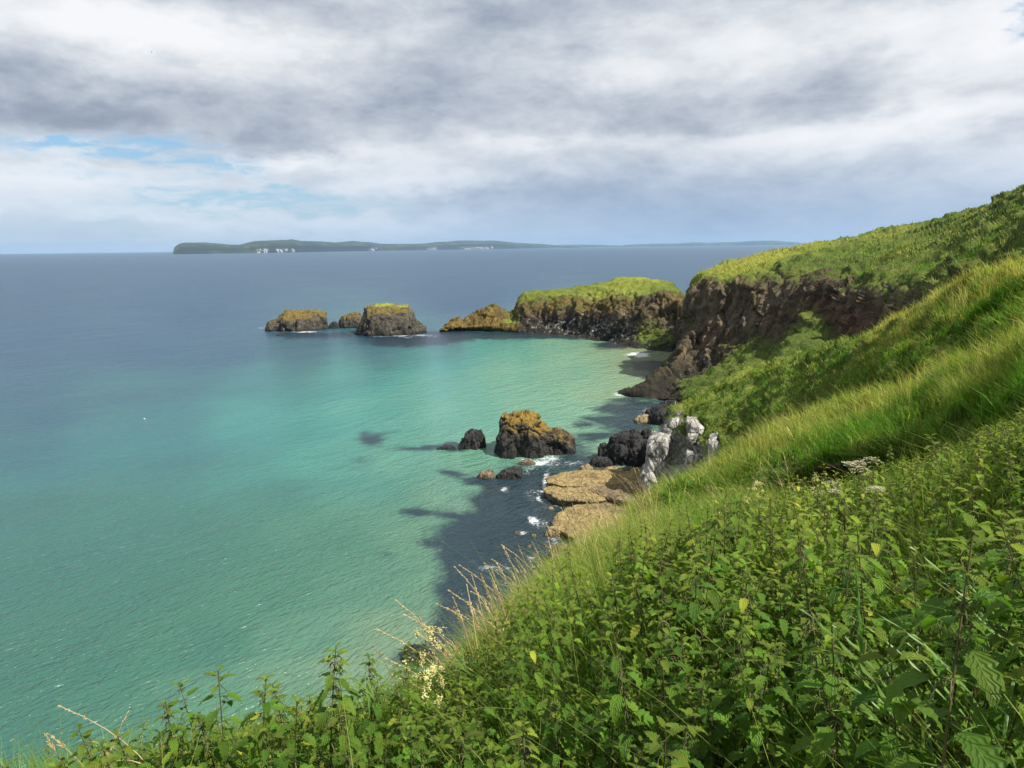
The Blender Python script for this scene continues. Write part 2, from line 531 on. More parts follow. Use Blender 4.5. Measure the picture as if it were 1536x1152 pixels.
DARK = [  # weed and rock under the water, and dark bands at stacks and islet: pixel, size, weight
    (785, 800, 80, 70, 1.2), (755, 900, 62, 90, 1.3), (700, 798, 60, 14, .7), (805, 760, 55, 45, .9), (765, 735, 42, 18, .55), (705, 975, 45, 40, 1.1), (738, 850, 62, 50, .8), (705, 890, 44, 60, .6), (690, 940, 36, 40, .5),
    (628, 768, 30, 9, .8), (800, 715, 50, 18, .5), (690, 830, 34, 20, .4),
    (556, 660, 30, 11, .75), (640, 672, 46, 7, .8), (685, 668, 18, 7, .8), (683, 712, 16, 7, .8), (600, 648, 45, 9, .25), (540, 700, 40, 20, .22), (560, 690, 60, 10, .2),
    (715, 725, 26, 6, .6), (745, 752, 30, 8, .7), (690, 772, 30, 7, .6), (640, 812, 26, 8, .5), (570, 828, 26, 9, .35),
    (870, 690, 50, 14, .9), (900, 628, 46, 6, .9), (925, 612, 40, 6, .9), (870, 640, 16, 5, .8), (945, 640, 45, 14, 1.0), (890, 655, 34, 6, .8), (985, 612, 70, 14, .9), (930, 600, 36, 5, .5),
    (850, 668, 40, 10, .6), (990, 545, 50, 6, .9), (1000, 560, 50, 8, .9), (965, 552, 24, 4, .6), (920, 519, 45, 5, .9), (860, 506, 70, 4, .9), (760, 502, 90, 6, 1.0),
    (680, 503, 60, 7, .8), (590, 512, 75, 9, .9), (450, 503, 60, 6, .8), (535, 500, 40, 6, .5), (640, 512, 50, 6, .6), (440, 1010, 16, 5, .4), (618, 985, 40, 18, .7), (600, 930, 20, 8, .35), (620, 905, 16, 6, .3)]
FOAM = [(800, 691, 24, 4, .85), (822, 684, 18, 3, .75), (790, 703, 12, 6, .6), (817, 716, 5, 14, .8), (819, 742, 4, 10, .45), (800, 735, 12, 10, .36), (842, 754, 12, 5, .5), (716, 715, 10, 4, .5), (742, 716, 8, 4, .6),
        (757, 734, 9, 3, .7), (775, 797, 10, 5, .8), (795, 775, 9, 5, .7), (815, 780, 16, 8, .38), (828, 806, 10, 16, .5), (850, 818, 10, 12, .5), (735, 850, 22, 6, .5), (760, 870, 22, 6, .4),
        (790, 830, 14, 8, .35), (957, 531, 16, 3, 1.0), (945, 528, 14, 2, .7), (922, 591, 16, 2.5, .9), (968, 613, 8, 4, .6), (950, 628, 6, 6, .5), (397, 491, 5, 3, .8), (440, 498, 34, 1.6, .7), (640, 503, 22, 1.5, .6),
        (745, 980, 12, 8, .7), (705, 1000, 14, 8, .5), (700, 985, 10, 8, .6), (600, 505, 46, 1.3, .5), (670, 690, 20, 4, .3), (860, 690, 30, 4, .5), (750, 940, 12, 14, .55), (775, 905, 10, 12, .5),
        (800, 690, 50, 7, .26), (760, 684, 30, 5, .34), (700, 676, 24, 3, .35), (820, 730, 20, 26, .25), (800, 770, 34, 26, .22), (815, 810, 24, 26, .26), (780, 850, 50, 22, .24), (740, 900, 40, 20, .26), (590, 504, 60, 2, .4), (445, 498, 50, 2, .45), (955, 532, 40, 4, .45), (940, 597, 30, 4, .45), (970, 620, 20, 8, .4), (900, 700, 40, 5, .4), (900, 640, 50, 8, .2)]


def build_sea():
    azs = np.concatenate([np.linspace(-1.35, -0.70, 60, endpoint=False), np.linspace(-0.70, 0.32, 560, endpoint=False), np.linspace(0.32, 1.35, 90)])
    ds = np.concatenate([[12, 25, 38], 1.0 / np.linspace(1 / 46.0, 1 / 420.0, 470), np.geomspace(440, 32000, 90)])
    A, R = np.meshgrid(azs, ds, indexing='ij')
    V = np.stack([R * np.sin(A), R * np.cos(A), np.zeros_like(A)], -1).reshape(-1, 3)
    px, py, dep = proj(V)
    # smooth the depth soundings over the sheet
    S = np.array(SEA_PTS, float)
    num = np.zeros(len(V)); den = np.full(len(V), 1e-40)
    for x, y, v in S:
        # distances measured in bearing and in the angle below the horizon
        q = ((px - x) / 1.0) ** 2 + ((py - y) / 0.55) ** 2
        wgt = 1.0 / (q / 900.0 + 1.6) ** 2.2
        num += wgt * v
        den += wgt
    depth = num / den
    depth += (0.97 - depth) * np.clip((462 - py + 10 * fbm(V * 0.02, 2)) / 60, 0, 1)
    wx = px + 16 * fbm(V * 0.045, 4) + 7 * fbm(V * 0.2 + 9, 3)
    wy = py + (7 * fbm(V * 0.045 + 31, 4) + 4 * fbm(V * 0.2 + 50, 3)) * np.clip((py - 420) / 250, 0.1, 1.2)

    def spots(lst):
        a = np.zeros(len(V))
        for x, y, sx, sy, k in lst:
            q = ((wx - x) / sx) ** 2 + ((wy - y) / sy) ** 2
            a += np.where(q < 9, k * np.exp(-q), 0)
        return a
    depth = np.clip(depth + 0.035 * fbm(V * np.array([0.02, 0.02, 1]), 4), 0, 1)
    out = (px < -500) | (px > 2000) | (py > 1300)
    weed, foam = spots(DARK), spots(FOAM)  # weed holds every dark patch, the bands at stacks and islet included
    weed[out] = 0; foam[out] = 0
    q = np.clip((172 - np.hypot(V[:, 0], V[:, 1]) + 16 * fbm(V * 0.03, 3)) / 92, 0, 1)
    silt = q * q * (3 - 2 * q)
    m, t = new_mat('sea_water')
    P = pos(t)
    dpt, wd, fo = t.attr('depth'), t.attr('weed'), t.attr('foam')
    n1 = t.noise(P, 0.22, 5, 0.6)
    n2 = t.noise(P, 0.9, 4, 0.6)
    band = t.noise(t.mapping(t.mapping(P, rot=(0, 0, math.radians(-58))), (0.3, 1.0, 1)), 0.045, 4, 0.55)
    dpt = t.m('ADD', dpt, t.m('MULTIPLY', t.m('SUBTRACT', band, 0.5), 0.16))
    lane = t.noise(t.mapping(t.mapping(P, rot=(0, 0, math.radians(-12))), (0.12, 1.0, 1)), 0.018, 6, 0.62, 0.6)
    dpt = t.m('ADD', dpt, t.m('MULTIPLY', t.m('MULTIPLY', t.m('SUBTRACT', lane, 0.5), 0.20), t.attr('depth')))
    clear_ = t.ramp(dpt, [(0.0, (0.22, 0.195, 0.09)), (0.06, (0.185, 0.215, 0.110)), (0.18, (0.125, 0.240, 0.155)), (0.30, (0.074, 0.210, 0.155)), (0.42, (0.036, 0.165, 0.144)), (0.55, (0.026, 0.108, 0.110)),
                          (0.70, (0.020, 0.070, 0.096)), (0.82, (0.020, 0.058, 0.098)), (1.0, (0.018, 0.052, 0.096))])
    silty = t.ramp(dpt, [(0.0, (0.16, 0.155, 0.085)), (0.20, (0.112, 0.172, 0.108)), (0.35, (0.060, 0.140, 0.094)), (0.50, (0.036, 0.110, 0.078)), (0.65, (0.026, 0.088, 0.070)), (1.0, (0.02, 0.06, 0.07))])
    body = t.mix(t.attr('silt'), clear_, silty)
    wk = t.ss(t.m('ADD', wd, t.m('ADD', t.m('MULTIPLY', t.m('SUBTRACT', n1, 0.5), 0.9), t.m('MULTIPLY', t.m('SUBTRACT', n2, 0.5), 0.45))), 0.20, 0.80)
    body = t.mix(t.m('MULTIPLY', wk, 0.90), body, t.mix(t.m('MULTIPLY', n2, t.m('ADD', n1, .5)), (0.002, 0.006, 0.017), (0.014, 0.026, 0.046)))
    lace = t.noise(P, 0.9, 8, 0.75, 1.8)
    fk = t.m('MULTIPLY', t.ss(t.m('ADD', t.m('MULTIPLY', fo, 0.9), t.m('MULTIPLY', t.m('SUBTRACT', lace, 0.5), 2.2)), 0.40, 0.98), t.ss(fo, 0.03, 0.30))
    col = t.mix(t.m('MULTIPLY', fk, 0.9), body, (0.62, 0.64, 0.66))
    # wind ripples, chop and a little swell
    wp = t.vm('ADD', P, t.vm('MULTIPLY', t.vm('SUBTRACT', t.noise(P, 0.03, 2, col=True), (.5, .5, .5)), (9, 9, 0)))
    rp = t.mapping(t.mapping(wp, rot=(0, 0, math.radians(-50))), (0.48, 1.0, 1.0))
    w1 = t.noise(rp, 1.9, 3, 0.5, 0.6)
    w2 = t.noise(t.mapping(t.mapping(wp, rot=(0, 0, math.radians(-40))), (0.45, 1.0, 1.0)), 0.42, 3, 0.5, 0.2)
    w3 = t.noise(rp, 3.6, 2, 0.5)
    w4 = t.noise(t.mapping(t.mapping(P, rot=(0, 0, math.radians(-58))), (0.3, 1.0, 1.0)), 0.05, 3, 0.5)
    hgt = t.m('ADD', t.m('ADD', t.m('MULTIPLY', w1, 0.62), t.m('MULTIPLY', w2, 0.85)), t.m('ADD', t.m('MULTIPLY', w3, 0.09), t.m('MULTIPLY', w4, 1.6)))
    bp = t.n('ShaderNodeBump', {'Height': hgt, 'Distance': 0.75, 'Strength': 1.0}).outputs[0]
    t.n('ShaderNodeOutputMaterial', {'Surface': t.n('ShaderNodeBsdfPrincipled', {
        'Base Color': col, 'Roughness': t.m('ADD', t.m('ADD', 0.08, t.m('MULTIPLY', t.attr('depth'), 0.26)), t.m('MULTIPLY', fk, 0.6)), 'IOR': 1.333, 'Specular IOR Level': 0.34, 'Normal': bp}).outputs[0]})
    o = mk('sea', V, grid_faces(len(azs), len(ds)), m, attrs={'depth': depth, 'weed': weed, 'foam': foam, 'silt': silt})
    o['kind'] = 'structure'


build_sea()


# ------------------------------------------------------------------ landforms lofted through control nets
LAND = {}


def net(cols):
    """columns (left to right) of rows (px, py, distance or ('z', height)) -> world points (cols, rows, 3)"""
    out = []
    for c in cols:
        q = []
        for p in c:
            if isinstance(p[2], tuple):
                q.append(UZ(p[0], p[1], p[2][1]))
            else:
                q.append(U(*p))
        out.append(q)
    return np.array(out)


def loft(C, attrs, nu, nv, cw=None, rw=None):
    """Catmull-Rom surface through the net C; attrs: dict of (cols, rows) arrays"""
    nc, nr = C.shape[:2]

    def par(n, tot, w):
        w = np.ones(n - 1) if w is None else np.resize(np.asarray(w, float), n - 1)
        cum = np.concatenate([[0], np.cumsum(w)])
        return np.interp(np.linspace(0, cum[-1], tot), cum, np.arange(n))
    tu, tv = par(nc, nu, cw), par(nr, nv, rw)
    G = crom(np.swapaxes(crom(C, tu), 0, 1), tv).swapaxes(0, 1)
    A = {}
    for k, a in attrs.items():
        b = crom(np.asarray(a, float), tu)
        A[k] = np.clip(crom(b.T, tv).T, 0, 1)
    return G, A


def crag(P, s, vertical=0.35):
    """rock relief of about unit height, features of s metres"""
    Q = P / s
    Qv = Q * np.array([1, 1, vertical])
    v, e = cells(Qv * 0.8 + 0.25 * np.stack([perlin(Q), perlin(Q + 7), perlin(Q + 13)], 1))
    v2, e2 = cells(Qv * 2.3 + 3.3)
    v3, e3 = cells(Qv * 5.1 + 8.1)
    return 0.85 * (v - 0.5) + 0.42 * (v2 - 0.5) + 0.17 * (v3 - .5) + 0.30 * fbm(Qv * 0.6, 4) + 0.14 * ridged(Q * 1.6, 3) - 0.28 * np.exp(-e * 14) - 0.12 * np.exp(-e2 * 12)


def land(name, G, A, mat, rock_amp, rock_s, turf_amp, turf_s, loc, rock_name='cliff_face', turf_name='turf', kind='structure'):
    nu, nv = G.shape[:2]
    N = grid_normals(G)
    V = G.reshape(-1, 3)
    Nf = N.reshape(-1, 3)
    # outwards is towards the camera or up
    flip = np.sign((Nf * (CAM - V)).sum(1).mean())
    Nf = Nf * flip
    a = {k: v.ravel() for k, v in A.items()}
    g = np.clip((a['grass'] - 0.25) / 0.5, 0, 1)
    dr = crag(V, rock_s) * rock_amp * np.clip(0.32 + V[:, 2] / 14.0, 0.32, 1)
    ani = V / turf_s * np.array([0.4, 1.0, 1.0]) + 0.5 * fbm(V / turf_s * 0.3, 2)[:, None]
    dt = (0.9 * fbm(ani, 4) + 0.55 * ridged(ani * 1.3 + 4, 3) + 0.3 * fbm(V / turf_s * 2.5, 3)) * turf_amp
    ph_ = np.mod(V[:, 2] / (0.34 * turf_s) + 1.1 * fbm(V / turf_s * 0.35 + 20, 3), 1.0)
    dt += turf_amp * 0.42 * (np.minimum(ph_ / 0.25, (1 - ph_) / 0.75) - 0.5) * np.clip(0.6 + fbm(V / turf_s * 0.3 + 33, 2), 0, 1.3)
    V = V + Nf * (dr * (1 - g) + dt * g)[:, None]
    F = grid_faces(nu, nv)
    if flip < 0:
        F = F[:, ::-1]
    fg = a['grass'][F].mean(1)
    fg = fg + 0.58 * fbm(V[F[:, 0]] / (turf_s * 0.7) * np.array([1, 1, .5]) + 11, 4)
    root = bpy.data.objects.new(name, None)
    COL.objects.link(root)
    root.location = loc
    root['kind'] = kind
    keys = [k for k in ('grass', 'red', 'pale', 'lichen', 'bright') if k in a]
    for nm, keep in ((rock_name, fg < 0.5), (turf_name, fg >= 0.5)):
        if keep.sum() < 4:
            continue
        v, f, ex = sub(V, F, keep, [a[k] for k in keys])
        mk(nm, v, f, mat, root, loc, attrs=dict(zip(keys, ex)))
    LAND[name] = (V, F, a['grass'], fg, a.get('bright', np.zeros(len(V))))
    return root


# --- the headland with its brown cliff
Z0 = ('z', -0.8)
HC = [
    [(1010, 560, ('z', -1.0)), (1015, 556, 236), (1022, 545, 238), (1032, 520, 242), (1040, 490, 246), (1046, 447, 250), (1047, 436, 251), (1050, 430, 252), (1056, 440, 262), (1060, 480, 275)],
    [(925, 591, Z0), (952, 581, 195), (988, 563, 200), (1018, 530, 207), (1033, 482, 218), (1038, 438, 228), (1042, 431, 231), (1048, 423, 238), (1056, 425, 262), (1060, 470, 280)],
    [(960, 600, Z0), (985, 592, 190), (1020, 570, 196), (1050, 545, 203), (1054, 485, 212), (1058, 427, 219), (1060, 421, 226), (1070, 411, 245), (1076, 414, 275), (1080, 460, 300)],
    [(1003, 603, Z0), (1020, 598, 182), (1045, 580, 188), (1085, 550, 197), (1085, 487, 206), (1090, 427, 213), (1094, 416, 226), (1100, 402, 252), (1104, 405, 285), (1105, 450, 310)],
    [(1030, 614, Z0), (1050, 605, 175), (1085, 580, 182), (1125, 522, 196), (1128, 470, 203), (1135, 421, 209), (1140, 408, 226), (1150, 390, 262), (1154, 392, 300), (1155, 440, 330)],
    [(1060, 640, Z0), (1090, 620, 160), (1130, 570, 170), (1170, 525, 188), (1172, 470, 197), (1185, 410, 203), (1190, 398, 225), (1200, 379, 272), (1204, 381, 310), (1205, 430, 340)],
    [(1100, 680, ('z', 0)), (1140, 630, 145), (1180, 560, 155), (1215, 485, 182), (1220, 450, 189), (1230, 410, 196), (1234, 394, 220), (1250, 370, 282), (1254, 372, 320), (1255, 420, 350)],
    [(1150, 720, 125), (1190, 640, 130), (1230, 570, 145), (1262, 515, 165), (1265, 475, 174), (1270, 432, 182), (1282, 396, 210), (1300, 362, 286), (1304, 364, 330), (1305, 410, 360)],
    [(1220, 740, 100), (1250, 650, 110), (1280, 575, 125), (1330, 502, 148), (1328, 465, 157), (1330, 432, 164), (1340, 392, 195), (1350, 350, 282), (1354, 352, 330), (1355, 400, 360)],
    [(1300, 720, 80), (1320, 640, 90), (1350, 560, 105), (1400, 490, 128), (1400, 465, 134), (1402, 442, 140), (1402, 387, 175), (1410, 339, 266), (1414, 341, 310), (1415, 390, 350)],
    [(1400, 680, 65), (1420, 600, 75), (1440, 530, 88), (1480, 480, 105), (1480, 450, 112), (1480, 425, 118), (1476, 362, 155), (1478, 320, 236), (1482, 323, 290), (1482, 380, 340)],
    [(1500, 640, 55), (1520, 560, 64), (1540, 500, 75), (1560, 450, 90), (1560, 425, 96), (1560, 400, 102), (1560, 332, 135), (1547, 292, 192), (1552, 296, 260), (1552, 360, 330)],
    [(1750, 600, 40), (1750, 520, 48), (1750, 450, 56), (1750, 390, 66), (1750, 360, 72), (1750, 330, 78), (1750, 270, 100), (1750, 215, 150), (1755, 220, 240), (1755, 330, 320)],
]
HG = [[.1, .1, .2, .2, .2, .4, .8, .9, 1, 1], [0, .05, .28, .36, .30, .42, .9, 1, 1, 1], [0, .02, .3, .15, .05, .35, 1, 1, 1, 1], [0, .35, .8, .58, .20, .42, 1, 1, 1, 1],
      [.3, .9, 1, .66, .24, .48, 1, 1, 1, 1], [.5, 1, 1, .62, .24, .56, 1, 1, 1, 1], [.8, 1, 1, .72, .27, .56, 1, 1, 1, 1], [1, 1, 1, .55, .10, .42, .95, 1, 1, 1],
      [1, 1, 1, .5, .32, .55, .95, 1, 1, 1], [1, 1, 1, .6, .35, .62, .95, 1, 1, 1], [1, 1, 1, .9, .8, .85, .95, 1, 1, 1], [1] * 10, [1] * 10]
HR = np.zeros((13, 10)); HR[6, 3:5] = .45; HR[7, 3:5] = .8; HR[8, 3:5] = .4
HP = np.zeros((13, 10)); HP[5:9, 5] = .9; HP[9, 4:6] = .6; HP[2, 3] = .5; HP[3, 4] = .2; HP[4:6, 4] = .15
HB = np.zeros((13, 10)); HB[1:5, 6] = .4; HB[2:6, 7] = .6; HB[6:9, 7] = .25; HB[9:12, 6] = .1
G, A = loft(net(HC), {'grass': HG, 'red': HR, 'pale': HP, 'bright': HB}, 460, 320, cw=[.6, 1, 1, 1.1, 1.1, 1.1, 1, 1, 1, 1, 1, .8, .5], rw=[.5, .7, 1, 1.2, 1.2, .8, 1, .6, .3])
land('headland', G, A, M_HEAD, 3.0, 6.0, 2.0, 8.0, tuple(UZ(1060, 620, 0)))

# --- the grassy islet beyond the bay
IC = [
    [(659, 497, Z0), (660, 495, 345), (661, 494, 346), (662, 493, 347), (663, 492, 349), (664, 492, 352), (666, 496, 362)],
    [(685, 497, Z0), (683, 492, 345), (681, 489, 347), (680, 485, 350), (680, 483, 353), (680, 482, 356), (682, 490, 368)],
    [(708, 498, Z0), (707, 491, 344), (706, 485, 347), (705, 479, 350), (704, 476, 354), (704, 475, 358), (706, 488, 372)],
    [(740, 499, Z0), (740, 490, 341), (740, 480, 345), (740, 470, 349), (740, 463, 353), (740, 460, 358), (742, 484, 374)],
    [(770, 501, Z0), (770, 492, 338), (770, 485, 342), (770, 476, 346), (770, 471, 350), (769, 469, 357), (772, 486, 376)],
    [(790, 503, Z0), (790, 494, 334), (788, 480, 338), (787, 462, 342), (787, 451, 348), (787, 443, 357), (790, 470, 378)],
    [(850, 507, Z0), (850, 495, 326), (848, 480, 330), (846, 458, 334), (850, 446, 342), (856, 435, 358), (858, 465, 384)],
    [(895, 515, Z0), (895, 500, 312), (895, 480, 317), (892, 462, 322), (895, 446, 332), (900, 428, 354), (902, 460, 386)],
    [(930, 523, Z0), (932, 505, 298), (932, 480, 304), (932, 456, 310), (938, 440, 322), (945, 418, 352), (946, 455, 386)],
    [(965, 529, Z0), (968, 508, 288), (968, 482, 294), (970, 455, 302), (975, 440, 314), (980, 421, 342), (982, 455, 376)],
    [(1000, 531, Z0), (1002, 510, 282), (1004, 484, 288), (1008, 452, 296), (1010, 443, 306), (1012, 434, 328), (1014, 470, 360)],
    [(1030, 533, Z0), (1032, 515, 276), (1034, 490, 282), (1036, 466, 290), (1038, 459, 300), (1038, 453, 316), (1040, 480, 340)],
    [(1090, 537, Z0), (1092, 525, 272), (1094, 500, 278), (1096, 486, 286), (1097, 480, 296), (1098, 474, 308), (1100, 490, 330)],
]
IG = [[0, 0, 0, 0, 0, 0, 0], [0, 0, 0, 0, .1, .1, 0], [0, 0, 0, .1, .2, .2, .1], [0, 0, .05, .2, .35, .4, .2], [0, .1, .75, .55, .4, .4, .3], [0, .05, .30, .42, .58, .9, .6],
      [0, .05, .12, .42, .56, .95, .8], [0, 0, .1, .34, .55, 1, .8], [0, 0, .12, .32, .62, 1, .8], [0, .62, .45, .12, .7, 1, .8], [0, .55, .3, .05, .5, .85, .8], [0, .1, .1, .25, .45, .7, .8], [0, .1, .1, .3, .7, .8, .8]]
IL = np.zeros((13, 7)); IL[0:5, 1:6] = .8; IL[5:8, 3:5] = .6; IL[6:9, 3] = .7; IL[10:12, 3:6] = .5
IP = np.zeros((13, 7)); IP[6:9, 1:3] = .8; IP[5, 1:3] = .4; IP[9, 1] = .2; IP[11:, 1:3] = .3
IB = np.zeros((13, 7)); IB[5:10, 4:6] = .22; IB[8:10, 5] = .6; IB[7:9, 4] = .5; IB[4, 2] = .6; IB[9:11, 1:3] = .1
G, A = loft(net(IC), {'grass': IG, 'lichen': IL, 'pale': IP, 'bright': IB}, 330, 130, cw=[.5, .5, .7, .7, .6, 1, 1, 1, 1, 1, .8, .8], rw=[.8, 1, 1.1, .9, 1.1, .5])
il = land('rocky_islet', G, A, M_ISLET, 3.6, 6.0, 1.3, 7.0, tuple(UZ(860, 506, 0)), 'rock_face', 'grass_top', kind='thing')
tag(il, 'long grass-topped rocky islet beyond the turquoise bay, low orange rocks trailing off its left end', 'islet')

# --- the middle hillside: the limestone spur and the ridge that climbs to the right
SCN = [
    [(1010, 700, ('z', 0)), (1010, 690, 125), (1012, 668, 126), (1018, 640, 127), (1030, 625, 129), (1034, 640, 138)],
    [(966, 757, ('z', .2)), (970, 722, 108), (988, 672, 110), (1002, 637, 113), (1016, 619, 117), (1024, 640, 132)],
    [(1000, 752, 104), (1003, 715, 106), (1008, 680, 108), (1020, 645, 112), (1036, 605, 122), (1044, 630, 140)],
    [(1040, 738, 100), (1042, 705, 102), (1048, 675, 104), (1060, 640, 108), (1062, 591, 126), (1070, 612, 145)],
    [(1085, 725, 95), (1085, 700, 97), (1088, 670, 99), (1100, 630, 106), (1124, 561, 128), (1130, 580, 150)],
    [(1130, 720, 80), (1135, 690, 84), (1140, 655, 90), (1155, 610, 100), (1175, 546, 125), (1182, 560, 145)],
    [(1190, 720, 62), (1195, 680, 66), (1200, 640, 74), (1215, 590, 88), (1225, 533, 112), (1232, 545, 130)],
    [(1260, 700, 46), (1262, 650, 52), (1268, 610, 60), (1275, 565, 74), (1285, 522, 95), (1290, 532, 112)],
    [(1335, 660, 36), (1335, 610, 42), (1338, 570, 50), (1340, 535, 60), (1340, 500, 74), (1345, 512, 90)],
    [(1430, 620, 28), (1430, 570, 32), (1432, 530, 38), (1435, 490, 45), (1438, 448, 55), (1440, 462, 72)],
    [(1540, 590, 22), (1540, 540, 25), (1540, 500, 29), (1540, 465, 35), (1540, 433, 42), (1542, 450, 58)],
    [(1750, 520, 15), (1750, 480, 18), (1750, 440, 21), (1750, 400, 25), (1750, 368, 30), (1752, 390, 45)],
]
SG = np.ones((12, 6)); SG[0:3, 0:3] = .25; SG[3, 0] = .2; SG[1, 3] = .42; SG[2, 0:2] = .25; SG[2, 2] = .42; SG[3, 0:2] = .28; SG[3, 2] = .44; SG[4, 0:2] = .32; SG[2, 3] = .48
SP = np.zeros((12, 6)); SP[0:5, 0:3] = .9
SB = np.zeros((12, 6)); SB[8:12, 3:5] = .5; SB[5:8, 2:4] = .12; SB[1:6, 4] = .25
G, A = loft(net(SCN), {'grass': SG, 'pale': SP, 'bright': SB}, 420, 190, rw=[1, 1, 1, 1, .4])
land('hillside', G, A, M_SPUR, 1.4, 3.0, 1.05, 3.8, tuple(UZ(1000, 760, 0)), 'limestone_face', 'turf')

# --- the near bank with an overhanging turf lip
BC = [
    [(945, 802, 13.6), (948, 800, 14), (950, 796, 14.4), (952, 792, 15.5), (955, 787, 17), (958, 790, 20)],
    [(1000, 780, 14.2), (1000, 772, 14.2), (1002, 767, 15), (1005, 760, 16.5), (1010, 753, 19), (1014, 760, 24)],
    [(1090, 765, 14.8), (1090, 745, 14.5), (1090, 738, 15), (1092, 724, 17.5), (1097, 698, 22.5), (1102, 710, 30)],
    [(1200, 745, 15.6), (1200, 713, 14.8), (1200, 700, 15.2), (1200, 675, 18), (1200, 640, 24), (1204, 665, 32)],
    [(1290, 742, 15.6), (1290, 696, 14.5), (1292, 680, 15), (1300, 648, 18.5), (1305, 609, 25), (1310, 640, 33)],
    [(1400, 715, 14.2), (1400, 672, 13.5), (1400, 655, 14), (1400, 622, 17), (1400, 583, 23), (1404, 620, 30)],
    [(1500, 685, 12.7), (1500, 645, 12), (1500, 625, 12.4), (1500, 588, 15), (1500, 547, 19), (1504, 590, 26)],
    [(1600, 640, 11.2), (1600, 604, 11), (1600, 585, 11.2), (1600, 548, 13), (1600, 506, 16), (1604, 550, 22)],
    [(1850, 560, 9.2), (1850, 520, 9), (1850, 500, 9.4), (1850, 470, 11), (1850, 420, 13), (1854, 470, 18)],
]
BG = np.ones((9, 6)); BG[2:6, 0] = .0; BG[3:5, 1] = .45; BG[1, 0] = .4
BR = np.zeros((9, 6)); BR[:, 0] = .6; BR[2:6, 1] = .8
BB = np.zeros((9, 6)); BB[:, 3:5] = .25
G, A = loft(net(BC), {'grass': BG, 'red': BR, 'bright': BB}, 330, 130, rw=[.6, .5, 1, 1, .4])
land('grassy_bank', G, A, M_NEAR, 0.16, 0.5, 0.26, 1.5, tuple(U(1250, 740, 14.9)), 'bare_soil', 'turf')

# --- the ground we stand on, under the nettles, and its drop to the shore
EDGE = [(-500, 1180, 2.5, .5, 2.0), (0, 1155, 2.5, .5, 1.95), (240, 1108, 2.6, .8, 1.9), (480, 1050, 2.8, .85, 1.8), (620, 1015, 3.2, .8, 1.75), (700, 985, 3.8, .7, 1.7), (780, 910, 5.0, .7, 1.7),
        (830, 858, 6.5, .7, 1.7), (900, 805, 8.5, .6, 1.65), (960, 772, 11.5, .6, 1.65), (1100, 735, 13, .6, 1.6), (1300, 700, 12.6, .8, 1.6), (1536, 615, 9, .9, 1.55), (1900, 480, 6, .9, 1.4)]
AC = []
for (x, y, d, h, dn) in EDGE:
    e = U(x, y, d) - np.array([0, 0, h])
    az = math.atan2(e[0], e[1])
    dr = np.array([math.sin(az), math.cos(az), 0])
    drop = EYE - e[2]
    row = [dr * 0.45 + [0, 0, EYE - dn]]
    for q in (0.3, 0.55, 0.8, 1.0):
        dd = 0.45 + (d - 0.45) * q
        row.append(dr * dd + np.array([0, 0, EYE - dn - (drop - dn) * (q ** 1.12)]))
    if x >= 960:           # runs on to the foot of the bank and under it
        bx = [960, 1100, 1200, 1300, 1400, 1536, 1900]
        bb = U(x, float(np.interp(x, bx, [802, 775, 752, 748, 722, 672, 540])), float(np.interp(x, bx, [14.2, 15.4, 16.1, 16.1, 14.8, 12.6, 9.6])))
        row += [e + (bb - e) * .4, bb, bb + dr * 3 + np.array([0, 0, -2.2]), bb + dr * 12 + np.array([0, 0, -7.0])]
    else:
        shore = float(np.interp(x, [0, 600, 700, 830, 960], [46, 50, 60, 78, 88]))
        for q, zz_ in ((0.04, 1.1), (0.3, 12.0), (0.75, 28.0), (1.0, 40.8)):
            row.append(dr * (d + (shore - d) * q) + np.array([0, 0, e[2] - (e[2] + 0.8) * zz_ / 40.8]))
    AC.append(row)
# and on round beside and behind the viewer: rising to the right, falling away to the left


def turned(row, deg):
    a = -math.radians(deg)
    c, s_ = math.cos(a), math.sin(a)
    return [np.array([p[0] * c - p[1] * s_, p[0] * s_ + p[1] * c, p[2]]) for p in row]


for deg, rise in ((64, .08), (92, .20), (132, .16), (178, .02)):
    a = math.radians(deg)
    AC.append([np.array([math.sin(a) * q, math.cos(a) * q, EYE - 1.45 + rise * q]) for q in (.45, 1.6, 3.2, 5, 7, 9.5, 13, 20, 32)])
AC = [[np.array([math.sin(-3.1) * q, math.cos(-3.1) * q, EYE - 1.6 - .02 * q]) for q in (.45, 1.6, 3.2, 5, 7, 9.5, 13, 20, 32)], turned(AC[0], -85), turned(AC[0], -40)] + AC
AC = np.array(AC)
AG = np.ones(AC.shape[:2]); AG[:, 6:] = .55
G, A = loft(AC, {'grass': AG}, 330, 150, rw=[1, 1, 1, 1, .4, .8, 1, .8])
land('ground', G, A, M_NEAR, 0.5, 2.0, 0.05, 0.7, (0, 1.0, 37.5), 'rock_slope', 'turf')


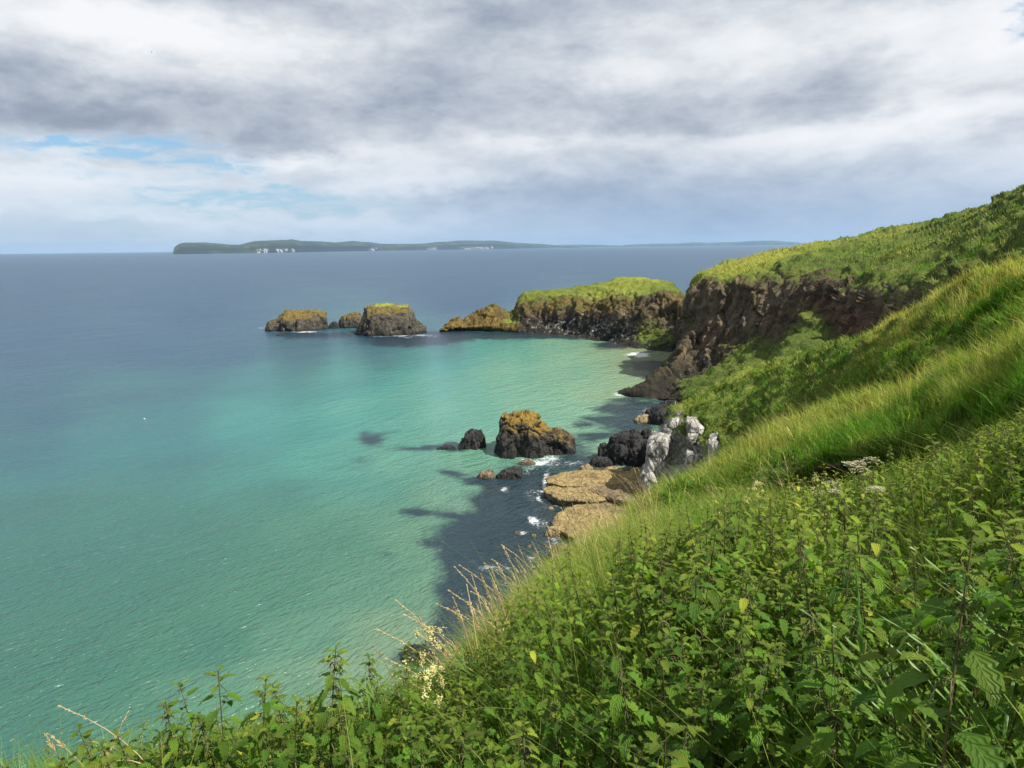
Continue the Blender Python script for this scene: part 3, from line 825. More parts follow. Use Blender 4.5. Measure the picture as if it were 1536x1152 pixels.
# ------------------------------------------------------------------ rocks: arches swept along a skyline
def arch(sky, base_py, half, a=0.62, b=0.62, amp=0.12, s=2.0, nx=110, nphi=70, base_z=-0.7, lean=0.0, vertical=0.45):
    """a rock whose outline against the sea is `sky` (pixels), standing in the water where base_py meets z=0"""
    sky = np.array(sky, float)
    cx = sky[:, 0].mean()
    b0 = UZ(cx, base_py, 0.0)
    dist = math.hypot(b0[0], b0[1]) + half * 0.9
    az = math.atan2(b0[0], b0[1])
    rd = np.array([math.sin(az), math.cos(az), 0]); tg = np.array([math.cos(az), -math.sin(az), 0])
    L, H = [], []
    for x, y in sky:
        v = ray(x, y)
        p = CAM + v * ((dist + half * 0.25) / (v @ rd))
        L.append(p @ tg); H.append(p[2])
    L, H = np.array(L), np.array(H)
    # end caps down into the water
    L = np.concatenate([[L[0] - 0.15], L, [L[-1] + 0.15]]); H = np.concatenate([[base_z], H, [base_z]])
    t = np.linspace(0, len(L) - 1, nx)
    l = np.interp(t, np.arange(len(L)), L); h = np.maximum(np.interp(t, np.arange(len(L)), H), base_z + 0.02)
    hm = max(h.max() - base_z, 0.1)
    k = (h - base_z) / hm
    e = (l - l[0]) / max(l[-1] - l[0], 1e-6)
    wd = half * (0.12 + 0.88 * np.clip(k, 0, 1) ** 0.55) * (0.35 + 0.65 * np.clip(4 * e * (1 - e), 0, 1) ** 0.4)
    ph = np.linspace(0, math.pi, nphi)
    c, sn = np.cos(ph), np.sin(ph)
    yy = -np.sign(c) * np.abs(c) ** a
    zz = np.abs(sn) ** b
    G = (rd * dist)[None, None] + tg[None, None] * l[:, None, None] + rd[None, None] * (wd[:, None] * yy[None] + lean * wd[:, None] * zz[None])[..., None]
    G = G + np.array([0, 0, 1.0]) * (base_z + (h - base_z)[:, None] * zz[None])[..., None]
    N = grid_normals(G)
    N = N * np.sign((N * (G - G.mean((0, 1)))).sum(2).mean())
    P = G.reshape(-1, 3)
    rel = crag(P, s, vertical).reshape(G.shape[:2])
    fade = np.clip(np.minimum(e, 1 - e) * 12, 0.15, 1)[:, None]
    G = G + N * (rel * amp * hm * fade)[..., None]
    loc = tuple(rd * dist)
    return G, loc, zz, k


def rock(name, label, sky, base_py, half, mat, cat='rock', group=None, lich=0.0, cap=None, lich_side=0.0, rock_name=None, **kw):
    G, loc, zz, k = arch(sky, base_py, half, **kw)
    nx, nphi = G.shape[:2]
    zrel = (G[..., 2] - G[..., 2].min()) / max(np.ptp(G[..., 2]), 0.1)
    e = np.linspace(0, 1, nx)[:, None]
    li = (lich * (np.clip(zrel * 1.6 - 0.55, -0.6, 1)) + lich_side * (e - 0.5)).ravel()
    V = G.reshape(-1, 3)
    F = grid_faces(nx, nphi)
    if cap is None:
        return tag(mk(name, V, F, mat, None, loc, attrs={'lichen': li}), label, cat, group)
    root = thing(name, label, cat, loc, group)
    fz = zrel.ravel()[F].mean(1) + 0.10 * fbm(V[F[:, 0]] / 2.5, 3) + 0.05 * fbm(V[F[:, 0]] / 0.8, 2)
    top = fz > cap
    mk(rock_name or 'rock_body', V, F[~top], mat, root, loc, attrs={'lichen': li})
    v, f, ex = sub(V, F, top, [li])
    n = len(v)
    mk('grass_cap', v, f, M_ISLET, root, loc, attrs={'grass': np.ones(n), 'red': np.zeros(n), 'pale': np.zeros(n), 'lichen': np.zeros(n), 'bright': np.full(n, .6)})
    LAND[name] = (V, F[top], np.ones(len(V)), np.ones(int(top.sum())), np.full(len(V), .7))
    return root


rock('sea_stack', 'flat-topped sea stack with a bright green grass cap, tallest of the offshore stacks',
     [(532, 499), (540, 488), (546, 474), (550, 462), (560, 459), (585, 458), (610, 459), (617, 465), (622, 478), (632, 488), (640, 498), (645, 502)], 503, 13, M_STACK, 'sea stack',
     'offshore sea stacks', lich=0.40, cap=0.92, a=0.85, b=0.6, amp=0.12, s=5.0, nx=150, nphi=110)
rock('sea_stack', 'broad low sea stack covered in orange lichen, farthest left of the offshore rocks',
     [(398, 490), (405, 482), (418, 479), (424, 470), (432, 466), (450, 465), (470, 466), (486, 467), (489, 480), (493, 491)], 497, 11, M_STACK, 'sea stack',
     'offshore sea stacks', lich=0.55, a=0.85, b=0.72, amp=0.13, s=4.6, nx=150, nphi=100)
rock('sea_stack', 'small rounded brown rock touching the left side of the grass-capped stack',
     [(507, 491), (510, 478), (516, 472), (527, 469), (540, 470), (548, 476), (556, 491)], 492, 7, M_STACK, 'sea stack', 'offshore sea stacks', lich=0.4, amp=0.10, s=2.5)
rock('rock', 'tiny dark rock in the gap between the orange stack and the brown rounded one', [(491, 492), (496, 485), (502, 482), (507, 485), (511, 492)], 493, 3, M_BASALT, 'rock', amp=0.12, s=1.5, nx=50, nphi=40)
rock('rock', 'low brown skerry just showing in front of the orange-lichened stack', [(414, 503), (418, 501), (425, 501), (430, 503)], 503.5, 1.2, M_STACK, 'rock', amp=0.1, s=1.0, nx=40, nphi=30, base_z=-0.4)

rock('boulder', 'big black boulder crusted with yellow lichen on top, standing in the bay',
     [(742, 672), (747, 648), (753, 630), (760, 622), (770, 621), (778, 615), (792, 616), (803, 620), (815, 630), (824, 640), (838, 640), (846, 645), (854, 656), (862, 670), (866, 684)], 687, 5.2, M_BAYROCK,
     'boulder', 'dark rocks in the bay', lich=0.62, lich_side=0.5, a=0.8, b=0.7, amp=0.17, s=4.2, nx=220, nphi=150)
rock('boulder', 'small jagged black rock left of the big lichened boulder', [(687, 670), (692, 661), (700, 653), (712, 645), (722, 643), (728, 650), (730, 668)], 674, 1.9, M_BASALT, 'boulder', 'dark rocks in the bay', amp=0.20, s=2.0)
rock('boulder', 'low wet black rock, right one of the pair in the surf below the lichened boulder', [(742, 716), (748, 708), (756, 704), (770, 701), (781, 704), (785, 713)], 719, 1.5, M_BASALT, 'boulder', 'dark rocks in the bay', amp=0.15, s=1.1)
rock('boulder', 'low brownish rock, left one of the pair in the surf below the lichened boulder', [(716, 715), (721, 708), (728, 706), (737, 706), (742, 714)], 718.5, 1.1, M_BROWN, 'boulder', 'dark rocks in the bay', amp=0.14, s=0.9, nx=70, nphi=50)
rock('boulder', 'dark rock almost awash left of the small jagged rock', [(655, 672), (668, 667), (680, 668), (686, 673)], 674.5, 0.7, M_BASALT, 'boulder', 'dark rocks in the bay', amp=0.1, s=0.8, nx=50, nphi=40, base_z=-0.4)
rock('boulder', 'pale pebble-like rock showing between foam and the big lichened boulder', [(775, 696), (783, 690), (795, 688), (803, 693)], 698, 0.9, M_BROWN, 'boulder', 'dark rocks in the bay', amp=0.1, s=0.8, nx=50, nphi=40, base_z=-0.4)
rock('basalt_outcrop', 'rugged black basalt outcrop between the golden shelf and the limestone crag',
     [(896, 690), (900, 668), (908, 662), (915, 664), (922, 652), (936, 647), (945, 650), (952, 646), (962, 655), (972, 648), (984, 656), (996, 660), (1000, 690)], 699, 4.5, M_BASALT, 'outcrop', amp=0.24, s=3.4, nx=190, nphi=120)
rock('boulder', 'low black boulder at the left foot of the rugged basalt outcrop', [(882, 697), (888, 688), (900, 685), (912, 686), (920, 695)], 701, 1.6, M_BASALT, 'boulder', 'dark rocks in the bay', amp=0.16, s=1.1, nx=80, nphi=60)
rock('basalt_outcrop', 'black rounded basalt knob at the waterline under the green spur',
     [(968, 634), (974, 618), (985, 608), (998, 604), (1012, 606), (1024, 616), (1032, 634)], 638, 5.0, M_BASALT, 'outcrop', amp=0.16, s=3.4, nx=120)
rock('boulder', 'golden weed-covered rock beside the black basalt knob', [(950, 631), (957, 624), (966, 621), (976, 624), (982, 633)], 635, 2.0, M_GOLD, 'boulder', 'golden rocks of the shore', amp=0.12, s=1.3, nx=70, nphi=50)

# the golden rock shelf
SL = 'golden rocks of the shore'


def slab(label, outline, h, mat, tilt=0.0, amp=0.35, s=1.6, lich=0.3):
    """a flat ledge: its top outline (pixels, clockwise) at about height h, cut off steeply to the water"""
    top = np.array([UZ(x, y, h) for x, y in outline])
    c = top.mean(0)
    n = len(top)
    E = np.concatenate([top, top[:1]])
    ring = crom(np.concatenate([E[-2:-1], E, E[1:2]]), 1 + np.linspace(0, n, 200))
    rr = ring - c
    rr = rr * (1 + 0.10 * perlin(ring * 0.5) + 0.05 * perlin(ring * 1.5))[:, None]
    prof = [(.99, -h - .6), (.95, -h * .65), (.94, -h * .35), (1.03, -.10), (.99, 0.04), (.85, .10), (.6, .14), (.3, .18), (.02, .2)]
    tv = np.concatenate([np.linspace(0, 4, 40, endpoint=False), np.linspace(4, 8, 50)])
    pf = crom(np.array(prof), tv)
    G = c + rr[None] * pf[:, 0][:, None, None]
    G[..., 2] += pf[:, 1][:, None]
    G[..., 2] += tilt * (rr[None, :, 0] * pf[:, 0][:, None]) * (pf[:, 1][:, None] > -h * .9)
    N = grid_normals(G)
    N = N * np.sign(N[60:, :, 2].mean())
    V = G.reshape(-1, 3)
    # bedding: low steps across the ledge, cracks along it
    stp = V @ np.array([.35, .8, 0]) + 0.6 * fbm(V * .5, 3)
    fr = np.mod(stp / s, 1.0)
    rel = 0.55 * crag(V, s * 1.6, 1.0) + 0.65 * (fr - .5) - 0.55 * np.exp(-fr * 13) + 0.14 * ridged(V * 1.3, 3)
    G = G + N * (rel.reshape(G.shape[:2]) * amp)[..., None]
    V = G.reshape(-1, 3)
    return tag(mk('rock_slab', V, grid_faces(90, 200), mat, None, (c[0], c[1], 0), attrs={'lichen': np.full(len(V), lich)}), label, 'slab', SL)


slab('golden flat slab at the top of the shelf, nearest the white surf', [(822, 718), (838, 709), (880, 706), (930, 707), (975, 712), (985, 728), (940, 730), (880, 728), (838, 726)], 1.7, M_GOLD, .02)
slab('thick golden slab with a rounded seaward end, second down the shelf', [(819, 732), (842, 726), (885, 727), (912, 738), (905, 750), (870, 751), (838, 746)], 1.2, M_GOLD, .03)
slab('grey-brown slab under the limestone crag with cracked steps', [(890, 734), (915, 727), (955, 726), (990, 733), (1000, 750), (960, 752), (925, 748)], 1.8, M_BROWN, .04)
slab('brown shadowed slab between the grey slab and the lowest golden one', [(885, 757), (925, 750), (975, 754), (1000, 765), (995, 785), (950, 780), (905, 771)], .8, M_BROWN, .04)
slab('large golden slab at the lower end of the shelf', [(834, 784), (850, 765), (880, 757), (912, 768), (945, 783), (965, 805), (930, 822), (880, 815), (850, 800)], 1.0, M_GOLD, .04, .45)
rock('boulder', 'yellow boulder perched at the top edge of the golden shelf', [(868, 707), (872, 700), (880, 697), (888, 701), (890, 708)], 712, 0.9, M_GOLD, 'boulder', SL, amp=.12, s=.8, nx=60, nphi=40)
rock('boulder', 'flat yellow rock right of the yellow boulder, below the basalt outcrop', [(900, 707), (912, 700), (930, 701), (940, 708)], 711, 1.0, M_GOLD, 'boulder', SL, amp=.14, s=.8, nx=60, nphi=40)
rock('boulder', 'second flat yellow rock, touching the foot of the limestone crag', [(938, 708), (948, 702), (962, 703), (970, 710)], 712, 0.9, M_GOLD, 'boulder', SL, amp=.14, s=.8, nx=60, nphi=40)
rock('boulder', 'small golden rock in the water left of the domed slab', [(818, 800), (826, 791), (838, 790), (846, 801)], 806, 1.0, M_GOLD, 'boulder', SL, amp=.15, s=.8, nx=60, nphi=40)
rock('boulder', 'brown foam-ringed rock below the domed slab, above the dry grass', [(820, 838), (828, 822), (842, 816), (856, 824), (862, 842)], 850, 1.5, M_BROWN, 'boulder', SL, amp=.15, s=.9, nx=70, nphi=50)
rock('boulder', 'golden rock lapped by foam right of the brown foam-ringed rock', [(852, 820), (866, 806), (885, 806), (902, 822), (908, 840)], 850, 1.8, M_GOLD, 'boulder', SL, amp=.15, s=.9, nx=70, nphi=50)
rock('boulder', 'brown rock awash close behind the tan grass heads', [(812, 868), (822, 856), (834, 856), (842, 868)], 874, 1.1, M_BROWN, 'boulder', SL, amp=.15, s=.8, nx=60, nphi=40)
rock('boulder', 'dark brown rock awash below the nettle edge in the navy water', [(700, 975), (712, 962), (728, 962), (740, 974)], 982, 0.9, M_BROWN, 'boulder', SL, amp=.15, s=.8, nx=60, nphi=40)
rock('boulder', 'black rock in the shallows just above the nettle tops', [(604, 985), (614, 971), (630, 967), (646, 975), (652, 990)], 998, 1.2, M_BASALT, 'boulder', 'dark rocks in the bay', amp=.16, s=.8, nx=70, nphi=50)
for (x, y, sx, lab) in ((775, 798, 6, 'small golden rock tip breaking the navy water left of the shelf'), (800, 803, 5, 'tiny golden rock tip in the navy water right of the foam-tipped one'),
                        (826, 762, 6, 'golden rock tip in the surf off the rounded slab'), (793, 819, 5, 'lone golden rock tip lowest in the navy water')):
    rock('boulder', lab, [(x - sx, y + 2), (x - 2, y - 2), (x + 3, y - 2), (x + sx, y + 2)], y + 3, 0.5, M_GOLD, 'boulder', SL, amp=.12, s=.5, nx=30, nphi=24, base_z=-.3)

# the shore under the slabs
SHC = np.array([[UZ(812, 722, -.5), UZ(870, 704, -.2), UZ(990, 704, .6), UZ(1060, 720, 1.5)],
                [UZ(822, 748, -.6), UZ(880, 740, .1), UZ(990, 745, .8), UZ(1060, 745, 1.5)],
                [UZ(838, 792, -.7), UZ(890, 780, .2), UZ(1000, 790, .9), UZ(1080, 790, 1.5)],
                [UZ(822, 850, -.8), UZ(880, 838, .1), UZ(1000, 850, .9), UZ(1080, 850, 1.5)],
                [UZ(780, 930, -.9), UZ(860, 930, .1), UZ(960, 940, .9), UZ(1080, 960, 1.5)]])
G, A = loft(SHC, {'grass': np.zeros((5, 4))}, 150, 120)
V = G.reshape(-1, 3); V[:, 2] += 0.35 * crag(V, 1.6, 1.0)
o = mk('shore', V, grid_faces(150, 120), M_BROWN, None, tuple(UZ(900, 800, 0)), attrs={'lichen': np.zeros(len(V))})
o['kind'] = 'structure'


# limestone crags that stand out of the spur
def crag_block(label, quad, d, depth, amp=0.10, s=1.1, mat=M_LIME, lich=0.0):
    """a blocky crag: front outline (pixels, clockwise from lower left) at distance d, running back into the slope"""
    base = np.array([U(x, y, d) for x, y in quad])
    c = base.mean(0)
    az = math.atan2(c[0], c[1])
    rd = np.array([math.sin(az), math.cos(az), 0])
    n = len(base)
    t = np.linspace(0, n, 120, endpoint=False)
    E = np.concatenate([base, base[:1]])
    ring = np.stack([np.interp(t, np.arange(n + 1), E[:, k]) for k in range(3)], 1)
    rows = []
    for q, inset, back in ((0, .02, .10), (.25, .12, .02), (.5, .32, -.03), (.75, .62, -.05), (1, .97, -.05)):
        rows.append(c + (ring - c) * (1 - inset) + rd * depth * back)
    prof = [ring + rd * depth] + [ring + rd * depth * .5] + [ring * .99 + c * .01 + rd * depth * .22] + rows
    tv = np.linspace(0, len(prof) - 1, 60)
    Gp = crom(np.array(prof), tv)                 # (60, 120, 3)
    Gp = np.concatenate([Gp, Gp[:, :1]], 1)
    N = grid_normals(Gp)
    N = N * np.sign((N * (Gp - Gp.mean((0, 1)))).sum(2).mean())
    P = Gp.reshape(-1, 3)
    size = np.ptp(base[:, 2])
    Gp = Gp + N * (crag(P, s, .5).reshape(Gp.shape[:2]) * amp * size)[..., None]
    V = Gp.reshape(-1, 3)
    return tag(mk('limestone_crag', V, grid_faces(60, 121), mat, None, tuple(c + rd * depth * .3), attrs={'lichen': np.full(len(V), lich)}), label, 'crag', 'limestone crags of the spur')


crag_block('tallest pale limestone face, smooth and rounded, over the golden shelf', [(983, 724), (971, 703), (971, 690), (977, 664), (989, 659), (1001, 662), (1003, 678), (1000, 690), (1006, 706), (1006, 729), (997, 731)], 106.9, 7, .06, 3.2)
crag_block('grey limestone foot under the tallest face, beside the golden shelf', [(970, 762), (967, 742), (962, 732), (964, 712), (974, 704), (985, 720), (998, 732), (996, 742), (986, 756)], 105.5, 5, .06, 2.6)
crag_block('small light limestone knob highest at the left edge of the spur', [(1002, 648), (1002, 641), (1008, 631), (1018, 631), (1016, 641), (1008, 647)], 110.5, 4)
crag_block('thin limestone ledge just under the highest knob', [(1001, 661), (1001, 652), (1014, 651), (1013, 660)], 109.5, 3)
crag_block('limestone block under a dark grassy overhang, right of the highest knob', [(1030, 650), (1030, 633), (1044, 635), (1056, 643), (1055, 653), (1042, 651)], 106.5, 4)
crag_block('little pale limestone block below the overhung one', [(1030, 660), (1032, 655), (1047, 655), (1043, 664), (1037, 669)], 104.5, 3)
crag_block('left column of the split grey limestone wall', [(1033, 716), (1029, 700), (1030, 683), (1041, 684), (1042, 700), (1040, 714)], 102.5, 4, .06, 1.4)
crag_block('right column of the split grey limestone wall', [(1043, 724), (1042, 705), (1043, 685), (1052, 683), (1060, 695), (1060, 712), (1050, 722)], 101.9, 4, .06, 1.4)
crag_block('square pale limestone crag at the right end of the outcrop', [(1062, 689), (1063, 665), (1074, 662), (1089, 672), (1095, 688), (1080, 691)], 97.4, 5, .06, 1.6)
crag_block('low limestone step under the square pale crag', [(1064, 712), (1061, 692), (1082, 692), (1090, 693), (1084, 706)], 96.4, 4, .06, 1.6)

# ------------------------------------------------------------------ the far island and the land behind it
def far_land(name, label, sky, base, d, depth, amp, seed, chalk=()):
    sky = np.array(sky, float)
    px = np.linspace(sky[0, 0], sky[-1, 0], 420)
    py = np.interp(px, sky[:, 0], sky[:, 1])
    dd = np.interp(px, [b[0] for b in base], [b[1] for b in base])
    rows = []
    top = np.array([U(x, y, q + depth) for x, y, q in zip(px, py, dd)])
    bot = np.array([U(x, 400, q) for x, q in zip(px, dd)]); bot[:, 2] = -2
    e = np.clip(np.minimum(np.arange(420), 419 - np.arange(420)) / 14.0, 0.02, 1)[:, None]
    prof = [(0, 0), (.03, .25), (.08, .62), (.25, .78), (.55, .9), (1, 1), (1.5, .8), (2.4, -.02)]
    N_ = 46
    tv = np.linspace(0, len(prof) - 1, N_)
    pf = crom(np.array(prof), tv)
    G = np.empty((420, N_, 3))
    for j, (a, b) in enumerate(pf):
        # lateral spot stays on the bearing, the depth moves outwards
        dirs = bot[:, :2] / np.linalg.norm(bot[:, :2], axis=1)[:, None]
        rr = np.linalg.norm(bot[:, :2], axis=1) + depth * a * (0.25 + 0.75 * e[:, 0])
        G[:, j, :2] = dirs * rr[:, None]
        G[:, j, 2] = -2 + (np.maximum(top[:, 2], 1) + 2) * b
    V = G.reshape(-1, 3)
    amp_z = (V[:, 2] > 1) * amp
    V = V + np.stack([np.zeros(len(V)), fbm(V / 700 + seed, 4) * amp * 3, fbm(V / 500 + seed + 3, 4) * amp_z * np.clip(V[:, 2] / 90, 0, 1)], 1)
    ppx, _, _ = proj(V)
    ch = np.zeros(len(V))
    for x0, x1 in chalk:
        ch = np.maximum(ch, ((ppx > x0) & (ppx < x1)) * 1.0)
    c0 = V[len(V) // 2]
    ch *= np.clip((62 - V[:, 2]) / 20, 0, 1) * (V[:, 2] > -1)
    o = mk(name, V, grid_faces(420, N_), M_FAR, None, (c0[0], c0[1], 0), attrs={'pale': ch})
    return tag(o, label, 'island')


M_FAR, t = new_mat('far_island')
P = pos(t)
n1 = t.noise(P, 0.004, 5, 0.6); n2 = t.noise(P, 0.018, 4, 0.65)
nz = t.n('ShaderNodeSeparateXYZ', {'Vector': t.n('ShaderNodeNewGeometry').outputs['Normal']}).outputs[2]
turf = t.mix(t.ss(n1, .42, .6), (0.014, 0.024, 0.010), (0.040, 0.055, 0.018))
colf = t.mix(t.ss(nz, .45, .8), t.mix(n2, (0.006, 0.008, 0.009), (0.022, 0.024, 0.02)), turf)
colf = t.mix(t.m('MULTIPLY', t.attr('pale'), t.ss(n2, .48, .60)), colf, (0.30, 0.30, 0.29))
finish(t, colf, 0.95, None)
far_land('island', 'long dark island on the horizon with cliffs at its left end', [(261.5, 379), (265, 371.5), (273, 366), (280, 363.8), (310, 364.2), (345, 366.5), (362, 367), (385, 362), (410, 361), (432, 360.5), (440, 359), (452, 361), (480, 362), (505, 364), (530, 362), (552, 363),
          (575, 366), (610, 366), (640, 365), (660, 363), (690, 361), (715, 361.3), (745, 361), (775, 364.5), (810, 366), (840, 368.5), (870, 369.8)],
         [(260, 9300), (400, 10300), (600, 13500), (870, 19000)], 12000, 1500, 9, 1, ((386, 402), (414, 432), (438, 442), (555, 566), (640, 655), (690, 740)))
far_land('island', 'faint blue land farther off, right of the dark island', [(800, 368.5), (850, 367.2), (890, 367), (930, 368.5), (940, 367.2), (985, 365.5), (1010, 365.5), (1040, 363.5), (1060, 364.2), (1100, 362.8), (1130, 361.3), (1155, 361), (1175, 362.5), (1200, 364.5), (1215, 366.2)],
         [(800, 24000), (1215, 26000)], 25000, 1800, 9, 5)

# ------------------------------------------------------------------ plants: sampling the slopes
def sample(landname, n, dens, rs, grass_min=0.5):
    """n random points on a slope, weighted by face area times dens(points, grass, distance)"""
    V, F, gr, fg, br = LAND[landname]
    ok = fg >= grass_min
    F = F[ok]
    Q = V[F]
    area = 0.5 * np.linalg.norm(np.cross(Q[:, 2] - Q[:, 0], Q[:, 3] - Q[:, 1]), axis=1)
    c = Q.mean(1)
    wgt = area * dens(c)
    wgt = np.maximum(wgt, 0)
    wgt /= wgt.sum()
    i = rs.choice(len(F), n, p=wgt)
    a, b = rs.rand(n, 1), rs.rand(n, 1)
    q = Q[i]
    return q[:, 0] * (1 - a) * (1 - b) + q[:, 1] * a * (1 - b) + q[:, 2] * a * b + q[:, 3] * (1 - a) * b


def in_view(c, mx=60, top=-80, bottom=1250):
    px, py, dep = proj(c)
    return (px > -mx) & (px < 1536 + mx) & (py > top) & (py < bottom) & (dep > 0.5)


def blades(name, P, h, wdt, lean, tint, shade, segs=3, mat=None, twist=None, rs=RS):
    n = len(P)
    th = rs.rand(n) * 2 * math.pi if twist is None else twist
    side = np.stack([np.cos(th), np.sin(th), np.zeros(n)], 1)
    out = np.empty((n, segs + 1, 2, 3))
    for j in range(segs + 1):
        q = j / segs
        c = P + np.array([0, 0, 1.0]) * (h * q * (1 - 0.28 * q * np.minimum(np.linalg.norm(lean, axis=1), 1.4)))[:, None] + lean * (h * q * q)[:, None]
        ww = wdt * (0.04 + 0.96 * (1 - q) ** 0.7) * 0.5
        out[:, j, 0] = c - side * ww[:, None]
        out[:, j, 1] = c + side * ww[:, None]
    V = out.reshape(-1, 3)
    k = 2 * (segs + 1)
    base = np.arange(n)[:, None] * k
    F = np.concatenate([np.stack([base[:, 0] + 2 * j, base[:, 0] + 2 * j + 1, base[:, 0] + 2 * j + 3, base[:, 0] + 2 * j + 2], 1) for j in range(segs)])
    o = mk(name, V, F, mat or M_GRASS, attrs={'tint': np.repeat(tint, k), 'shade': np.repeat(shade, k)})
    return o


def stuff(o, label):
    o['kind'] = 'stuff'
    o['label'] = label
    o['category'] = 'grass'
    return o


def bright_at(landname, P):
    """brighter, yellower crests: the value of the nearest vertex of a coarse lookup"""
    V, F, gr, fg, br = LAND[landname]
    lo = V.min(0); cell = max(np.ptp(V, axis=0)[:2].max() / 160.0, 1e-6)
    key = lambda Q: np.clip(((Q[:, 0] - lo[0]) / cell).astype(int), 0, 199) * 200 + np.clip(((Q[:, 1] - lo[1]) / cell).astype(int), 0, 199)
    tab = np.zeros(40000); cnt = np.zeros(40000)
    k = key(V)
    np.add.at(tab, k, br); np.add.at(cnt, k, 1)
    return (tab / np.maximum(cnt, 1))[key(P)]


EX = [e[0] for e in EDGE]; EY = [e[1] for e in EDGE]


def edge_y(px):
    return np.interp(px, EX, EY)


def veg_colour(P, s, rs, straw=0.25, bias=0.0):
    P = P * np.array([0.45, 1, 1])
    n1 = fbm(P / (s * 4), 3)
    n2 = fbm(P / s + 40, 3)
    t = np.clip(0.20 + bias + 0.36 * n1 + 0.30 * n2 + 0.16 * rs.randn(len(P)), 0, 0.95)
    t = np.where(rs.rand(len(P)) < straw * np.clip(0.5 + n2 + n1, 0, 1.4), np.clip(0.75 + 0.2 * rs.randn(len(P)), 0, 1), t)
    sh = np.clip(0.5 + 0.35 * fbm(P / (s * 0.5) + 90, 3) + 0.22 * rs.randn(len(P)), 0, 1)
    return t, sh


def cover(name, landname, n, label, h, wk, wmin, straw, segs, leanx, bias=0.0, clump=2.0, hs=0.35):
    rs = np.random.RandomState(abs(hash(name + landname)) % 1000 if False else len(name) * 7 + len(landname))

    def dens(c):
        d2 = ((c - CAM) ** 2).sum(1)
        px, py, dp = proj(c)
        edge_boost = 1.0
        gap = np.clip(0.62 + 1.5 * fbm(c * np.array([.5, 1, 1]) / (clump * 0.8) + 55, 3), 0.10, 1.6)
        return in_view(c) / d2 * gap
    P = sample(landname, n, dens, rs)
    d = np.linalg.norm(P - CAM, axis=1)
    cl = fbm(P * np.array([.5, 1, 1]) / clump, 3)
    hh = h * np.clip(0.72 + 1.05 * cl + hs * rs.randn(n), 0.22, 2.4)
    ww = np.maximum(wmin, wk * d) * np.clip(1 + 0.3 * rs.randn(n), 0.4, 2)
    lean = np.stack([leanx * 0.7 + 0.40 * rs.randn(n) + 0.55 * fbm(P / clump + 70, 2), 0.40 * rs.randn(n) - 0.10 + 0.4 * fbm(P / clump + 170, 2), np.zeros(n)], 1)
    ti, sh = veg_colour(P, clump, rs, straw, bias)
    lit = bright_at(landname, P)  # the slope's bright value, turns the blades yellower there
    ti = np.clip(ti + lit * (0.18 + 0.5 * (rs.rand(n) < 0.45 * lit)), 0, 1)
    return stuff(blades(name, P - np.array([0, 0, 0.04]), hh, ww, lean, ti, sh, segs, rs=rs), label)


cover('grass', 'headland', 70000, 'rough wind-combed grass covering the far headland', 0.6, 0.0011, 0.02, 0.27, 1, -0.35, -0.06, 5.0)
cover('grass', 'hillside', 130000, 'thick green grass combed down the middle hillside', 0.46, 0.0012, 0.012, 0.20, 2, -0.5, -0.03, 2.2, hs=.45)
cover('weeds', 'hillside', 16000, 'dark broad-leaved weeds scattered through the hillside grass', 0.36, 0.0032, 0.02, 0.0, 2, -0.2, -0.25, 1.6, hs=.5)
cover('grass', 'grassy_bank', 90000, 'lush grass hanging over the near bank', 0.36, 0.0011, 0.006, 0.12, 3, -0.55, 0.0, 1.0, hs=.45)
cover('weeds', 'grassy_bank', 7000, 'broad-leaved weeds in the grass of the near bank', 0.26, 0.0034, 0.012, 0.0, 3, -0.2, -0.15, 0.8, hs=.5)
cover('grass', 'rocky_islet', 9000, 'short turf on top of the far islet', 0.35, 0.0010, 0.02, 0.15, 1, -0.2, 0.05, 5.0)



def crest_straw(landname, n, label, h, seed):
    r = np.random.RandomState(seed)
    P = sample(landname, n, lambda c: in_view(c) / ((c - CAM) ** 2).sum(1) * np.clip(bright_at(landname, c) - .12, 0, 1) * np.clip(.3 + 1.6 * fbm(c / 1.7 + 5, 3), 0, 2), r)
    d = np.linalg.norm(P - CAM, axis=1)
    lean = np.stack([-.3 + .25 * r.randn(n), .25 * r.randn(n), np.zeros(n)], 1)
    return stuff(blades('dry_grass', P, h * np.clip(1 + .35 * r.randn(n), .4, 1.8), np.maximum(.005, .0009 * d) * r.uniform(.6, 1.2, n), lean,
                        np.clip(.8 + .2 * r.randn(n), .4, 1), np.clip(.6 + .2 * r.randn(n), .2, 1), 2, rs=r), label)


crest_straw('hillside', 9000, 'pale dry grass standing along the sunlit crest of the hillside', .72, 21)
crest_straw('grassy_bank', 5000, 'pale dry grass on the crest of the near bank', .5, 22)
crest_straw('headland', 5000, 'straw-coloured grass along the top of the far headland', .8, 23)

# ------------------------------------------------------------------ nettles
def rot_z(a):
    c, s_ = math.cos(a), math.sin(a)
    return np.array([[c, -s_, 0], [s_, c, 0], [0, 0, 1.0]])


class Bag:
    """collects pieces of one mesh with the plant attributes"""
    def __init__(self):
        self.V, self.F3, self.F4, self.A, self.n = [], [], [], [], 0

    def add(self, V, F, tint, shade, lu=None, lv=None):
        V = np.asarray(V, float); F = np.asarray(F)
        m = len(V)
        (self.F4 if F.shape[1] == 4 else self.F3).append(F + self.n)
        self.V.append(V)
        self.A.append(np.stack([np.broadcast_to(tint, m), np.broadcast_to(shade, m), np.zeros(m) if lu is None else lu, np.zeros(m) if lv is None else lv], 1).astype(float))
        self.n += m

    def arrays(self):
        return np.concatenate(self.V), [np.concatenate(f) for f in (self.F4, self.F3) if f], np.concatenate(self.A)

    def build(self, name, mat, parent=None, loc=(0, 0, 0)):
        V, F, A = self.arrays()
        return mk(name, V + (np.asarray(loc) if parent is not None or any(loc) else 0), F, mat, parent, loc, attrs={'tint': A[:, 0], 'shade': A[:, 1], 'lu': A[:, 2], 'lv': A[:, 3]})


